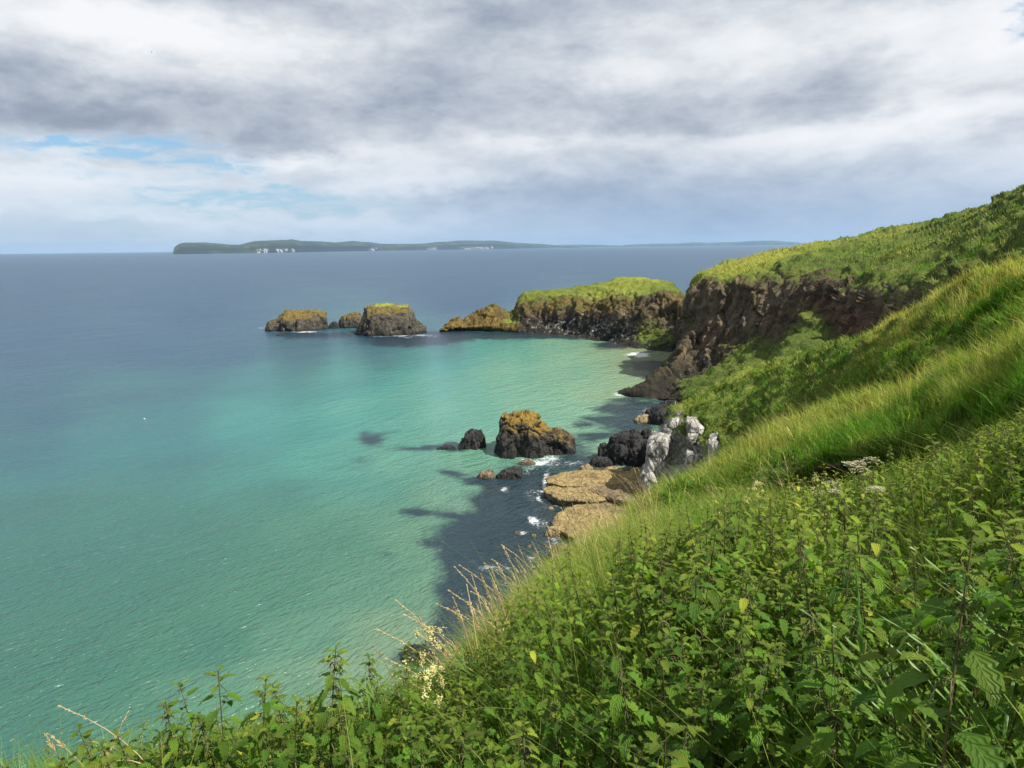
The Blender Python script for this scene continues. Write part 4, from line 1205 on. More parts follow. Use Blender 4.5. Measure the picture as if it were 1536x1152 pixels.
def tube(pts, r, sides=4):
    pts = np.asarray(pts, float); r = np.broadcast_to(np.asarray(r, float), len(pts))
    d = np.gradient(pts, axis=0); d /= np.maximum(np.linalg.norm(d, axis=1), 1e-9)[:, None]
    ref = np.array([0.3, 0.9, 0.1])
    a = np.cross(d, ref); a /= np.maximum(np.linalg.norm(a, axis=1), 1e-9)[:, None]
    b = np.cross(d, a)
    ang = np.arange(sides) * 2 * math.pi / sides
    V = pts[:, None] + r[:, None, None] * (np.cos(ang)[None, :, None] * a[:, None] + np.sin(ang)[None, :, None] * b[:, None])
    F = []
    for i in range(len(pts) - 1):
        for j in range(sides):
            k = (j + 1) % sides
            F.append((i * sides + j, i * sides + k, (i + 1) * sides + k, (i + 1) * sides + j))
    return V.reshape(-1, 3), np.array(F)


def leaf_mesh(L, W, e0, e1, fold, rnd, ns=13, serr=0.16, wide=0.62):
    """a serrated leaf along +x, starting at elevation e0 and drooping to e1"""
    v = np.linspace(0, 1, ns)
    el = e0 + (e1 - e0) * v ** 0.8
    st = np.concatenate([[0], np.diff(v)]) * L
    x = np.cumsum(np.cos(el) * st); z = np.cumsum(np.sin(el) * st)
    w = W * np.sin(math.pi * np.clip(v, 0.0, 1) ** wide) ** 0.85
    w = w * (1 + serr * np.where(np.arange(ns) % 2 == 0, 1, -1)) * np.where(v > 0.99, 0.02, 1)
    w[0] = W * 0.12
    wav = rnd.randn(2, ns) * W * 0.10
    nx, nz = -np.sin(el), np.cos(el)
    P = np.empty((ns, 3, 3))
    for k, sgn in ((0, -1), (1, 0), (2, 1)):
        up = 0 if sgn == 0 else fold * w + wav[0 if sgn < 0 else 1]
        P[:, k, 0] = x + nx * up
        P[:, k, 1] = sgn * w
        P[:, k, 2] = z + nz * up
    # teeth point towards the tip
    P[::2, 0, 0] += 0.35 * L / ns; P[::2, 2, 0] += 0.35 * L / ns
    F = []
    for i in range(ns - 1):
        for k in (0, 1):
            F.append((i * 3 + k, i * 3 + k + 1, i * 3 + 4 + k, i * 3 + 3 + k))
    lu = np.tile(np.array([-1.0, 0, 1.0]), ns)
    lv = np.repeat(v, 3)
    return P.reshape(-1, 3), np.array(F), lu, lv


def make_nettle(seed, nodes=12, yellow=0.0, tall=False):
    rnd = np.random.RandomState(seed)
    stem, fol, tas = Bag(), Bag(), Bag()
    H = 1.0
    t = np.linspace(0, 1, nodes + 4)
    bend = rnd.randn(2) * 0.06
    sp_ = np.stack([bend[0] * t ** 2, bend[1] * t ** 2, H * t], 1)
    V, F = tube(sp_, 0.0042 * (1 - 0.65 * t), 4)
    stem.add(V, F, rnd.uniform(0.2, 0.8), 0.5)
    a0 = rnd.rand() * 6.28
    lo = 0.18
    for i in range(nodes):
        q = lo + (0.99 - lo) * (1 - (1 - i / (nodes - 1)) ** 1.45)
        c = np.array([bend[0] * q * q, bend[1] * q * q, H * q])
        # leaves largest at two thirds, small at the very top
        sz = float(np.interp(q, [0.18, 0.45, 0.7, 0.88, 0.96, 1.0], [0.060, 0.090, 0.090, 0.068, 0.044, 0.024])) * (0.82 if tall else 0.98) * rnd.uniform(0.85, 1.18)
        for k in (0, 1):
            if q < 0.4 and rnd.rand() < 0.3:
                continue
            az = a0 + (i % 2) * math.pi / 2 + k * math.pi + rnd.randn() * 0.22
            droop = float(np.interp(q, [0, 0.85, 1.0], [-1.35, -1.2, 0.0])) + rnd.randn() * 0.22 - (0.2 if tall else 0)
            e0 = float(np.interp(q, [0, 0.9, 1.0], [0.0, 0.15, 0.8])) + rnd.randn() * 0.18
            pet = sz * 0.32
            d = np.array([math.cos(az) * math.cos(e0), math.sin(az) * math.cos(e0), math.sin(e0)])
            V, F = tube(np.stack([c, c + d * pet]), 0.0013, 3)
            fol.add(V, F, 0.15, 0.5)
            V, F, lu, lv = leaf_mesh(sz * 1.08, sz * 0.235, e0 - 0.1, droop, 0.30, rnd)
            V = V @ rot_z(az).T + c + d * pet
            ti = np.clip(rnd.uniform(0, 0.18) + (0.25 if q > 0.93 else 0), 0, 1)
            if rnd.rand() < yellow * (1.2 - q):
                ti = rnd.uniform(0.5, 1.0)
            fol.add(V, F, np.clip(ti + 0.12 * lv * rnd.rand(), 0, 1), np.clip(0.5 + rnd.randn() * 0.16 + 0.1 * (q - 0.5), 0.1, 1), lu, lv)
        if (0.35 if tall else 0.5) < q < 0.97:
            for k in range(8 if tall else 3):
                az = rnd.rand() * 6.28
                Lt = rnd.uniform(0.025, 0.055) * (1.2 - 0.5 * q)
                s5 = np.linspace(0, 1, 6)
                pts = c + np.stack([np.cos(az) * s5 ** 0.7 * Lt * 0.75, np.sin(az) * s5 ** 0.7 * Lt * 0.75, Lt * (0.25 * s5 - 1.0 * s5 ** 2)], 1) + rnd.randn(6, 3) * 0.0016
                V, F = tube(pts, 0.0014 * np.array([.6, 1.2, .8, 1.3, .8, .5]), 3)
                tas.add(V, F, rnd.rand(), np.clip(0.5 + rnd.randn() * 0.2, 0, 1))
    return stem, fol, tas


PROTO = []
for k in range(9):
    st, fo, ta = make_nettle(100 + k, nodes=[14, 15, 13, 21, 14, 15, 14, 13, 22][k], yellow=[.05, .14, .04, .05, .22, .08, .04, .16, .04][k], tall=k in (3, 8))
    PROTO.append((st, fo, ta))
NETTLE_MESHES = {}
GROUP_N = 'stinging nettles of the foreground bank'
LAB_N = 'green stinging nettle in the dense foreground bank with drooping toothed leaves'


def nettle(k, base, h, rz, tilt, label=LAB_N, group=GROUP_N):
    root = thing('nettle_plant', label, 'nettle', tuple(base), group)
    root.rotation_euler = (tilt[0], tilt[1], rz)
    root.scale = (h, h, h)
    if k not in NETTLE_MESHES:
        parts = [PROTO[k][0].build('stem', M_STEM), PROTO[k][1].build('foliage', M_NETTLE), PROTO[k][2].build('blossoms', M_TASSEL)]
        NETTLE_MESHES[k] = parts
    else:
        parts = [o.copy() for o in NETTLE_MESHES[k]]
        for o in parts:
            COL.objects.link(o)
    for o in parts:
        o.parent = root
    return root


rs = np.random.RandomState(77)
# hero plants that stand against the water: tip pixel, distance, height
HERO = [(268, 1052, 2.2, .85, 8, 'narrow flowering nettle spire between the pale feathery grass head and the slim tip'), (345, 1036, 2.2, .9, 3, 'dark flowering nettle spire between the broad leafy top and the next spire'),
        (445, 1018, 2.3, .9, 8, 'second highest nettle spire, close left of the tallest nettle'), (556, 992, 2.5, .95, 3, 'flowering nettle spire between the tallest nettle and the meadowsweet'),
        (108, 1108, 2.1, .7, 0, 'low nettle tip among the leftmost pale grass heads'), (400, 1040, 2.2, .85, 7, 'leafy nettle standing between two dark spires left of the tallest nettle'),
        (720, 965, 3.4, .95, 3, 'flowering nettle spire in front of the navy water, right of the lone brown stalk'), (770, 925, 3.9, .95, 8, 'flowering nettle spire at the bank edge where the dry grass begins'),
        (470, 950, 2.35, 1.10, 3, 'tallest nettle, its bare-tipped spire standing alone against the green water'),
        (372, 998, 2.15, .80, 0, 'nettle spire left of the tallest nettle, in front of the green water'),
        (318, 1018, 2.10, .85, 5, 'nettle with a broad leafy top, second spire left of the tallest nettle'),
        (303, 1032, 2.2, .80, 2, 'slim nettle tip just left of the broad leafy one'),
        (212, 1062, 2.0, .75, 1, 'nettle tip between the grass heads and the broad leafy nettle'),
        (150, 1068, 2.0, .75, 6, 'leftmost tall nettle of the bank, beside the pale grass heads'),
        (180, 1098, 1.9, .70, 8, 'short nettle right of the leftmost tall one'),
        (420, 1055, 2.0, .75, 4, 'nettle in front of the tallest nettle, to its left'),
        (520, 990, 2.4, .80, 7, 'nettle with pale shoots just right of the tallest nettle'),
        (595, 985, 2.6, .85, 2, 'nettle beside the cream meadowsweet with leaning top'),
        (880, 880, 4.2, .95, 3, 'dark upright nettle at the edge of the bright grass'),
        (955, 905, 4.0, .95, 8, 'dark upright nettle standing right of the bright grass edge'),
        (1040, 965, 2.3, .9, 0, 'nettle with a flowering grey spire in the middle of the bank')]
for (x, y, d, h, k, lab) in HERO:
    tip = U(x, y, d)
    nettle(k, tip - np.array([0, 0, h]), h, rs.rand() * 6.28, (rs.randn() * .03, rs.randn() * .03), lab, None)


def ndens(c):
    px, py, dp = proj(c)
    d = np.hypot(c[:, 0], c[:, 1])
    q = 1.0 / (1.0 + (d / 4.0) ** 1.5)
    z = np.ones(len(c))
    g = (px > 780) & (px < 1150) & (py < 985)
    z = np.where(g, 0.07, z)
    z = z * np.clip(1.25 + 2.0 * fbm(c / 1.5 + 21, 2), 0.12, 1.6)
    z = np.where((px > 1020) & (px < 1230) & (py < 800), 0.25, z)
    z = np.where((px > 1380) & (py > 1010), 0.45, z)
    z = np.where((px < 110), 0.35, z)
    z = np.where((px > 1240) & (px < 1420) & (py > 880) & (py < 1010), .55, z)
    nz_ = fbm(c / 0.9 + 3, 2)
    return q * z * (d > 1.0) * (d < 13.5) * ((px > -420) & (px < 2500) & (py < 2300) & (dp > .4)) * np.clip(0.9 + 0.9 * nz_, 0.15, 2)


NP = sample('ground', 5600, ndens, rs, -9)
dd = np.hypot(NP[:, 0], NP[:, 1])
qx, qy, _ = proj(NP + np.array([0, 0, .8]))
order = np.argsort(dd + 50.0 * ((qx < -40) | (qx > 1576) | (qy > 1200)))     # the ones in the picture first, nearest first
NP = NP[order]; dd = dd[order]
hh = np.clip(0.80 + 0.17 * rs.randn(len(NP)) + 0.18 * fbm(NP / 1.1, 2), 0.42, 1.3)
tip = NP + np.stack([np.zeros(len(NP))] * 2 + [hh], 1)
px, py, _ = proj(tip)
lim = edge_y(px) + 4 + 26 * rs.rand(len(NP)) - (rs.rand(len(NP)) < .14) * 42 * rs.rand(len(NP))
lim = lim + np.clip(2.8 - dd, 0, 1.2) * 150 * (px > 640)
# not taller than the outline of the bank allows
for _ in range(14):
    bad = py < lim
    hh = np.where(bad, hh * 0.9, hh)
    tip = NP + np.stack([np.zeros(len(NP))] * 2 + [hh], 1)
    px, py, _ = proj(tip)
good = (hh > 0.28) & (py >= lim) & (px > -300) & (px < 2450) & (py < 1420)
NP, hh, dd = NP[good], hh[good], dd[good]
kk = rs.randint(0, 9, len(NP)); rz = rs.rand(len(NP)) * 6.283; tl = rs.randn(len(NP), 2) * 0.10
tl[:, 1] -= 0.06
N_SINGLE = 285
for i in range(min(N_SINGLE, len(NP))):
    nettle(int(kk[i]), NP[i], float(hh[i]), float(rz[i]), (float(tl[i, 0]), float(tl[i, 1])))
print('nettles', len(NP))
# the rest of the bank reads as one mass
big = {j: ([], [], []) for j in range(3)}
for j, (nm, mat_) in enumerate((('nettle_stems', M_STEM), ('nettles', M_NETTLE), ('nettle_tassels', M_TASSEL))):
    VV, FF4, FF3, AA, n = [], [], [], [], 0
    for k in range(9):
        V, F, A = PROTO[k][j].arrays()
        for i in np.nonzero(kk == k)[0]:
            if i < N_SINGLE:
                continue
            R = np.array(Matrix.Rotation(tl[i, 1], 3, 'Y') @ Matrix.Rotation(tl[i, 0], 3, 'X') @ Matrix.Rotation(rz[i], 3, 'Z'))
            VV.append((V * hh[i]) @ R.T + NP[i])
            FF4.append(F[0] + n)
            a = A.copy(); a[:, 1] = np.clip(a[:, 1] + rs.randn() * 0.12, 0, 1); a[:, 0] = np.clip(a[:, 0] + max(0, rs.randn() * 0.12) + 0.10, 0, 1)
            AA.append(a)
            n += len(V)
    if VV:
        A = np.concatenate(AA)
        big[j] = (np.concatenate(VV), np.concatenate(FF4), A)
V = np.concatenate([big[j][0] for j in range(3)]); off = np.cumsum([0] + [len(big[j][0]) for j in range(3)])
F = np.concatenate([big[j][1] + off[j] for j in range(3)]); A = np.concatenate([big[j][2] for j in range(3)])
o = mk('nettles', V, F, M_NETTLE, attrs={'tint': A[:, 0], 'shade': A[:, 1], 'lu': A[:, 2], 'lv': A[:, 3]})
o.data.materials.append(M_STEM); o.data.materials.append(M_TASSEL)
mi = np.concatenate([np.full(len(big[0][1]), 1), np.zeros(len(big[1][1])), np.full(len(big[2][1]), 2)]).astype(np.int32)
o.data.polygons.foreach_set('material_index', mi)
stuff(o, 'mass of stinging nettles farther back on the foreground bank')
o['category'] = 'nettles'


# ------------------------------------------------------------------ grass of the foreground
def near_grass(name, n, label, zone, h, w, straw, bias, seed, segs=4, leanx=-0.35, over=0):
    r = np.random.RandomState(seed)
    P = sample('ground', n, zone, r, -9)
    h_ = h * np.clip(1 + 0.3 * r.randn(n) + 0.4 * fbm(P / 0.7, 2), 0.3, 1.8)
    for _ in range(10):
        px, py, _q = proj(P + np.stack([np.zeros(n)] * 2 + [h_ * .9], 1))
        h_ = np.where(py < edge_y(px) - over * r.rand(n), h_ * 0.88, h_)
    d = np.linalg.norm(P - CAM, axis=1)
    lean = np.stack([leanx + 0.35 * r.randn(n), 0.38 * r.randn(n), np.zeros(n)], 1)
    ti, sh = veg_colour(P, 0.6, r, straw, bias)
    return stuff(blades(name, P, h_, np.maximum(w, 0.0009 * d) * r.uniform(.6, 1.3, n), lean, ti, sh, segs, rs=r), label)


def zone_bright(c):
    px, py, dp = proj(c)
    d = np.hypot(c[:, 0], c[:, 1])
    z = ((px > 760) & (px < 1180) & (py < 1010)) * 1.0 + 0.12
    z *= np.where(px < 1230, 1, 0.6)
    return z * (d > 1.2) * (d < 16) * (px > -150) * (px < 1700) / (d * d + 6)


def zone_all(c):
    px, py, dp = proj(c)
    d = np.hypot(c[:, 0], c[:, 1])
    return (d > 1.0) * (d < 17) * (px > -300) * (px < 2500) * (dp > .3) / (d * d + 2)


def zone_tall(c):
    px, py, dp = proj(c)
    d = np.hypot(c[:, 0], c[:, 1])
    return (d > 1.9) * (d < 14) * (px > -200) * (px < 2300) * (dp > .5) / (d + 1) * np.where(px < 640, .25, 1) * np.clip(.4 + 1.4 * fbm(c / 1.2 + 60, 2), 0, 2)


def zone_edge(c):
    px, py, dp = proj(c)
    d = np.hypot(c[:, 0], c[:, 1])
    e = edge_y(px)
    return (np.abs(py - e - 50) < 110) * (px > 690) * (px < 1010) * (d < 16.0) / (d * d)


near_grass('grass', 34000, 'bright green grass on the crest of the foreground bank', zone_bright, 0.62, 0.005, 0.10, 0.02, 3, over=20)
near_grass('grass', 8000, 'tall grass blades growing up through the foreground nettles', zone_tall, 0.74, 0.0045, 0.16, 0.04, 14, over=10)
near_grass('grass', 32000, 'low grass growing between the foreground nettles', zone_all, 0.42, 0.0045, 0.10, -0.05, 4, over=15)
near_grass('dry_grass', 5600, 'tan dry grass along the seaward edge of the foreground bank', zone_edge, 0.80, 0.0065, 0.9, 0.58, 6, over=75, leanx=-0.18)
zl = lambda c: (lambda px, d: (px < 560) * (px > -150) * (d > 1.4) * (d < 3.4) * 1.0)(proj(c)[0], np.hypot(c[:, 0], c[:, 1]))
near_grass('grass', 1500, 'thin grass at the left end of the foreground bank', zl, 0.6, 0.0035, 0.15, 0.0, 8, over=38, leanx=-0.1)


# ------------------------------------------------------------------ single plants that stand out
def copy_tree(root, loc, rz, sc_, label, group, tilt=(0, 0)):
    r = root.copy(); COL.objects.link(r)
    r.location = loc; r.rotation_euler = (tilt[0], tilt[1], rz); r.scale = (sc_,) * 3
    r['label'] = label
    if group:
        r['group'] = group
    elif 'group' in r:
        del r['group']
    for ch in list(root.children):
        c = ch.copy(); COL.objects.link(c); c.parent = r
        for g in list(ch.children):
            d = g.copy(); COL.objects.link(d); d.parent = c
    return r


def straw_stalk(seed, lean=0.25, nod=0.25, head=0.22):
    rnd = np.random.RandomState(seed)
    stem, hd = Bag(), Bag()
    t = np.linspace(0, 1, 9)
    a = rnd.rand() * 6.28
    pts = np.stack([-lean * t ** 2 + 0.03 * rnd.randn() * t, 0.1 * math.sin(a) * t ** 2, t * (1 - 0.12 * t)], 1)
    V, F = tube(pts, 0.0044 * (1 - 0.5 * t), 3)
    stem.add(V, F, rnd.rand() * .5, 0.5)
    # a stem leaf
    V, F, lu, lv = leaf_mesh(0.25, 0.004, 1.1, -0.2, 0.2, rnd, 7, 0.0, 0.4)
    stem.add(V @ rot_z(rnd.rand() * 6.28).T + pts[3], F, 0.4, 0.5)
    s5 = np.linspace(0, 1, 8)
    d = pts[-1] - pts[-2]; d /= np.linalg.norm(d)
    for k in range(16):
        q = rnd.rand()
        c = pts[-1] - d * head * 0.85 * q
        az = rnd.rand() * 6.28
        L = 0.012 + 0.03 * q * rnd.rand()
        e = d * L + np.array([math.cos(az), math.sin(az), -0.1]) * (0.004 + 0.012 * rnd.rand() * (0.4 + q))
        V, F = tube(np.stack([c, c + e * .5, c + e]), [0.0012, 0.0036, 0.0008], 3)
        hd.add(V, F, rnd.rand(), 0.6)
    V, F = tube(pts[-3:], [0.0015, 0.0022, 0.0012], 3)
    hd.add(V, F, .5, .5)
    return stem, hd


STRAW = []


def stalk_proto(k):
    st, hd = straw_stalk(300 + k, [.15, .3, .5, .22][k], head=[.16, .22, .26, .14][k])
    root = thing('dry_grass_stalk', 'x', 'grass stalk', (0, 0, 0))
    st.build('stem', M_DRY).parent = root
    hd.build('seed_head', M_DRY).parent = root
    return root


rs = np.random.RandomState(41)
GS = 'dry grass stalks along the bank edge'
LS = 'thin tan dry grass stalk with a narrow seed head at the bank edge'
used = {}
LIST = []
for i in range(120):
    x = rs.uniform(700, 1010) if i < 105 else rs.uniform(1060, 1200)
    e = float(edge_y(x))
    y = e - rs.uniform(2, 75) + (35 if i >= 105 else 0)
    d = float(np.interp(x, EX, [q[2] for q in EDGE])) * rs.uniform(.85, 1.0)
    LIST.append((x, y, d, LS, GS))
for (x, y, d, lab) in ((118, 1098, 2.2, 'leftmost pale grass head, bent left against the green water'), (105, 1112, 2.1, 'short pale grass head beside the leftmost bent one'),
                       (232, 1036, 2.3, 'tall pale feathery grass head alone against the water, left of the nettle spires'), (160, 1068, 2.2, 'pale grass head rising beside the leftmost tall nettle'),
                       (672, 920, 3.8, 'lone thin brown grass stalk in front of the navy water'), (735, 885, 5.0, 'tallest brown stalk in front of the navy water'), (785, 840, 6.0, 'brown feathery stalk left of the golden rocks'),
                       (602, 950, 3.0, 'pale stalk standing behind the cream meadowsweet'), (1190, 682, 9.0, 'tan seed head arching left in front of the dark soil lip'), (1200, 690, 9.0, 'second tan seed head arching beside the first at the soil lip'),
                       (1320, 680, 8.0, 'tan bent seed head at the right end of the soil lip')):
    LIST.append((x, y, d, lab, None))
for i, (x, y, d, lab, grp) in enumerate(LIST):
    k = i % 4
    h = float(rs.uniform(.75, 1.15)) * (1.0 if d > 3 else 0.62)
    tipp = U(x, y, d)
    rz = float(rs.randn() * .6)
    base = tipp - np.array([0, 0, h * .88])
    if k not in used:
        r = stalk_proto(k); used[k] = r
        r.location = base; r.rotation_euler = (0, 0, rz); r.scale = (h,) * 3; r['label'] = lab
        if grp:
            r['group'] = grp
    else:
        copy_tree(used[k], tuple(base), rz, h, lab, grp)


def umbel(seed, dry):
    """a hogweed head: a ribbed stem, rays, flat plates of florets"""
    rnd = np.random.RandomState(seed)
    stem, fl = Bag(), Bag()
    t = np.linspace(0, 1, 6)
    V, F = tube(np.stack([0.05 * t ** 2, 0.02 * t, t * 0.9], 1), 0.006 * (1 - .4 * t), 5)
    stem.add(V, F, 0.3, 0.5)
    top = np.array([0.05, 0.02, 0.9])
    heads = [(top, 0.095)] + [(top + np.array([math.cos(a) * .13, math.sin(a) * .13, -.05 + .08 * rnd.rand()]), 0.06) for a in (2.0,)]
    for c, R in heads:
        if c is not top:
            V, F = tube(np.stack([np.array([.03, .01, .66]), c * .55 + np.array([.02, .01, .34]), c]), [.004, .003, .002], 4)
            stem.add(V, F, .3, .5)
        for k in range(17):
            a = k * 2.4; q = math.sqrt((k + .5) / 17) * R
            p = c + np.array([math.cos(a) * q, math.sin(a) * q, .055 - q * q * 6.0 + rnd.randn() * .003])
            V, F = tube(np.stack([c, (c + p) / 2 + [0, 0, -.006], p]), .0011, 3)
            stem.add(V, F, .4, .5)
            for _ in range(7):
                o_ = rnd.randn(3) * np.array([.011, .011, .003])
                r_ = .006
                az = rnd.rand() * 3
                V = np.array([[math.cos(az + j * 1.57) * r_, math.sin(az + j * 1.57) * r_, .003 * (j % 2)] for j in range(4)]) + p + o_
                fl.add(V, np.array([[0, 1, 2, 3]]), rnd.rand(), np.clip(.5 + rnd.randn() * .2, 0, 1))
    for k in range(5):
        V, F, lu, lv = leaf_mesh(.16, .045, .5, -.7, .2, rnd, 11, .25)
        stem.add(V @ rot_z(rnd.rand() * 6.28).T + np.array([.01, 0, .15 + .12 * k]), F, .1, .5)
    return stem, fl


def plume(seed):
    """meadowsweet: a frothy cream plume on a reddish stem"""
    rnd = np.random.RandomState(seed)
    stem, fl = Bag(), Bag()
    t = np.linspace(0, 1, 6)
    V, F = tube(np.stack([0.04 * t ** 2, 0.0 * t, t], 1), 0.004 * (1 - .5 * t), 4)
    stem.add(V, F, .7, .5)
    for k in range(9):
        q = .74 + .28 * rnd.rand()
        c = np.array([.04 * q * q, 0, q - .02])
        a = rnd.rand() * 6.28
        e = c + np.array([math.cos(a), math.sin(a), .9]) * rnd.uniform(.03, .10)
        V, F = tube(np.stack([c, e]), .0015, 3)
        stem.add(V, F, .4, .5)
        for _ in range(26):
            p = e + rnd.randn(3) * np.array([.013, .013, .016])
            az = rnd.rand() * 6; r_ = rnd.uniform(.004, .008)
            V = np.array([[math.cos(az + j * 1.57) * r_, math.sin(az + j * 1.57) * r_, r_ * (j % 2)] for j in range(4)]) + p
            fl.add(V, np.array([[0, 1, 2, 3]]), rnd.rand(), np.clip(.55 + rnd.randn() * .2, 0, 1))
    for k in range(6):
        V, F, lu, lv = leaf_mesh(.12, .035, .4, -.7, .25, rnd, 11, .2)
        stem.add(V @ rot_z(rnd.rand() * 6.28).T + np.array([.01, 0, .15 + .1 * k]), F, .1, .5)
    return stem, fl


def flowers(kind, lst, builder, mat, cat, part, sd0):
    prot = []
    for i, (x, y, d, h, lab) in enumerate(lst):
        base = U(x, y, d) - np.array([0, 0, h])
        if len(prot) < 3:
            st, fl = builder(sd0 + i)
            root = thing(kind, lab, cat, tuple(base))
            st.build('stem', M_STEMG).parent = root
            fl.build(part, mat).parent = root
            root.scale = (h,) * 3; root.rotation_euler = (0, 0, i * 1.3)
            prot.append(root)
        else:
            copy_tree(prot[i % 3], tuple(base), i * 1.3, h, lab, None)


M_STEMG = leafy('green_stalks', (0.05, 0.10, 0.015), (0.12, 0.08, 0.03), 0.2, 0.6)
flowers('umbel_flower', [(1285, 694, 6.4, .9, 'biggest faded pinkish umbel in front of the dark soil lip'), (1312, 682, 6.9, .9, 'faded umbel just right of the biggest one at the soil lip'), (1256, 716, 6.2, .8, 'cream umbel left below the biggest faded one'),
                         (1232, 728, 6.6, .8, 'cream umbel at the left end of the umbel cluster'), (1304, 722, 6.0, .8, 'faded umbel under the biggest one, close to the nettles'),
                         (1350, 627, 17, 1.0, 'white umbel on the near bank, left of the bright crest'), (1342, 640, 16.5, .9, 'white umbel just below the upper one on the near bank'), (1290, 588, 26, 1.0, 'cream umbel on the hillside above the near bank'),
                         (1284, 596, 26, .9, 'second cream umbel on the hillside, below the first'), (1466, 552, 17, .9, 'pinkish umbel on the bright crest of the near bank'), (1500, 487, 28, 1.0, 'white umbel high on the right hillside'), (1293, 618, 20, .9, 'tiny white umbel on the lit part of the near bank'),
                         (1182, 572, 75, 1.2, 'far white flower head on the spur')], lambda q: umbel(q, True), M_UMBEL, 'flower', 'umbel_heads', 500)
flowers('meadowsweet', [(1128, 728, 8.5, .9, 'tall yellow-cream meadowsweet plume at the top edge of the bank'), (1145, 742, 8.0, .9, 'meadowsweet plume right below the tall yellow-cream one'), (1228, 722, 8.2, .8, 'small pale meadowsweet left of the umbels'),
                        (1030, 835, 5.4, .8, 'cream meadowsweet plume in the bright grass'), (1045, 858, 5.0, .8, 'cream meadowsweet plume below the one in the bright grass'), (1075, 762, 8.0, .8, 'faint cream meadowsweet among the grass tops, farthest left on the crest'),
                        (636, 965, 2.9, .75, 'yellow meadowsweet head against the navy water'), (655, 994, 2.9, .6, 'cream meadowsweet head right of the yellow one at the water edge'), (640, 1010, 2.7, .7, 'lowest cream meadowsweet head near the bank edge'),
                        (1170, 755, 7.6, .8, 'pale meadowsweet plume half hidden behind nettles')], plume, M_SWEET, 'flower', 'blossom', 600)


def long_blades(name, label, cat, x, y, d, specs, mat, h0=0.0):
    """a tuft of long arching blades that spring from one root; specs: (azimuth, length, elevation start, elevation end, half width, tint)"""
    base = U(x, y, d)
    root = thing(name, label, cat, tuple(base))
    rnd = np.random.RandomState(int(x))
    for (az, L, e0, e1, w_, ti) in specs:
        b = Bag()
        V, F, lu, lv = leaf_mesh(L, w_, e0, e1, 0.25, rnd, 15, 0.0, 0.45)
        b.add(V @ rot_z(az).T + np.array([rnd.randn() * .01, rnd.randn() * .01, h0]), F, ti, .6, lu * 0 + .5, lv * 0)
        b.build('blade', mat).parent = root
    return root


PI = math.pi
r = long_blades('reed', 'tall pale-green reed with three broad pointed blades rising over the nettles', 'reed', 1278, 1180, 1.75,
                [(PI * .9, .36, 1.75, 2.15, .010, .15), (PI * .55, .42, 1.5, 1.3, .008, .05), (PI * .8, .30, 1.6, 2.2, .008, .1), (0.3, .22, .8, -.5, .006, .3)], M_REED, .16)
b = Bag(); V, F = tube(np.array([[0, 0, -.35], [0, 0, 0], [.004, 0, .2], [0, 0, .4]]), .0038, 5); b.add(V, F, .55, .6); b.build('stem', M_REED).parent = r
for (x, y, d, lab, sd_) in ((1490, 1140, 1.55, 'clump of long arching grass blades in the lower right corner', 1), (1560, 1050, 1.8, 'arching grass clump at the right edge above the corner', 2), (1385, 1165, 1.5, 'grass clump with one long blade bowing left at the bottom', 3),
                        (1330, 960, 3.0, 'upright bluish grass tuft among nettles in the right half', 4), (1430, 905, 3.6, 'bluish grass tuft with a bent blade right of the upright one', 5), (1185, 720, 9.0, 'grass tuft with spiky blades before the soil lip', 6),
                        (560, 1050, 2.3, 'pale lit grass tuft between the meadowsweet and the tallest nettle', 8), (700, 1010, 2.9, 'grass tuft below the lone brown stalk', 9)):
    rq = np.random.RandomState(sd_); sm = .38 if sd_ in (7, 8, 9) else .8
    long_blades('grass_tuft', lab, 'grass tuft', x, y, d, [(rq.rand() * 6.28 if rq.rand() < .5 else PI + rq.randn() * .5, sm * rq.uniform(.3, .55), rq.uniform(1.0, 1.5), rq.uniform(-.5, .8), rq.uniform(.002, .0036), rq.rand() * .35) for _ in range(13)], M_REED)


def bramble(x, y, d, label):
    base = U(x, y, d)
    root = thing('bramble', label, 'bramble', tuple(base))
    rnd = np.random.RandomState(9)
    b = Bag(); V, F = tube(np.array([[.1, .1, -.4], [.03, .02, -.12], [0, 0, 0]]), .0028, 4); b.add(V, F, .6, .5); b.build('stem', M_STEM).parent = root
    for az, L, el in ((PI * .95, .085, .25), (PI * 1.45, .075, -.15), (PI * .15, .08, .3), (PI * .5, .06, .5)):
        b = Bag()
        V, F, lu, lv = leaf_mesh(L, L * .40, el, el - .5, .12, rnd, 13, .10, .62)
        b.add(V @ rot_z(az).T, F, .02, .75, lu, lv)
        b.build('leaf', M_NETTLE).parent = root


bramble(1452, 1003, 1.9, 'bramble sprig with broad rounded leaves among the grass at lower right')

# ------------------------------------------------------------------ walkers on the headland path, sea birds
def skin_mesh(name, joints, edges, radii, mat, parent, levels=2):
    me = bpy.data.meshes.new(name)
    me.from_pydata(joints, edges, [])
    o = bpy.data.objects.new(name, me)
    COL.objects.link(o)
    o.parent = parent
    sk = o.modifiers.new('skin', 'SKIN')
    me.skin_vertices or None
    if not me.skin_vertices:
        bpy.context.view_layer.objects.active = o
    lay = me.skin_vertices[0] if me.skin_vertices else None
    if lay:
        for i, r in enumerate(radii):
            lay.data[i].radius = (r, r)
            lay.data[i].use_root = (i == 0)
    sb = o.modifiers.new('subdivision', 'SUBSURF'); sb.levels = levels; sb.render_levels = levels
    me.materials.append(mat)
    return o


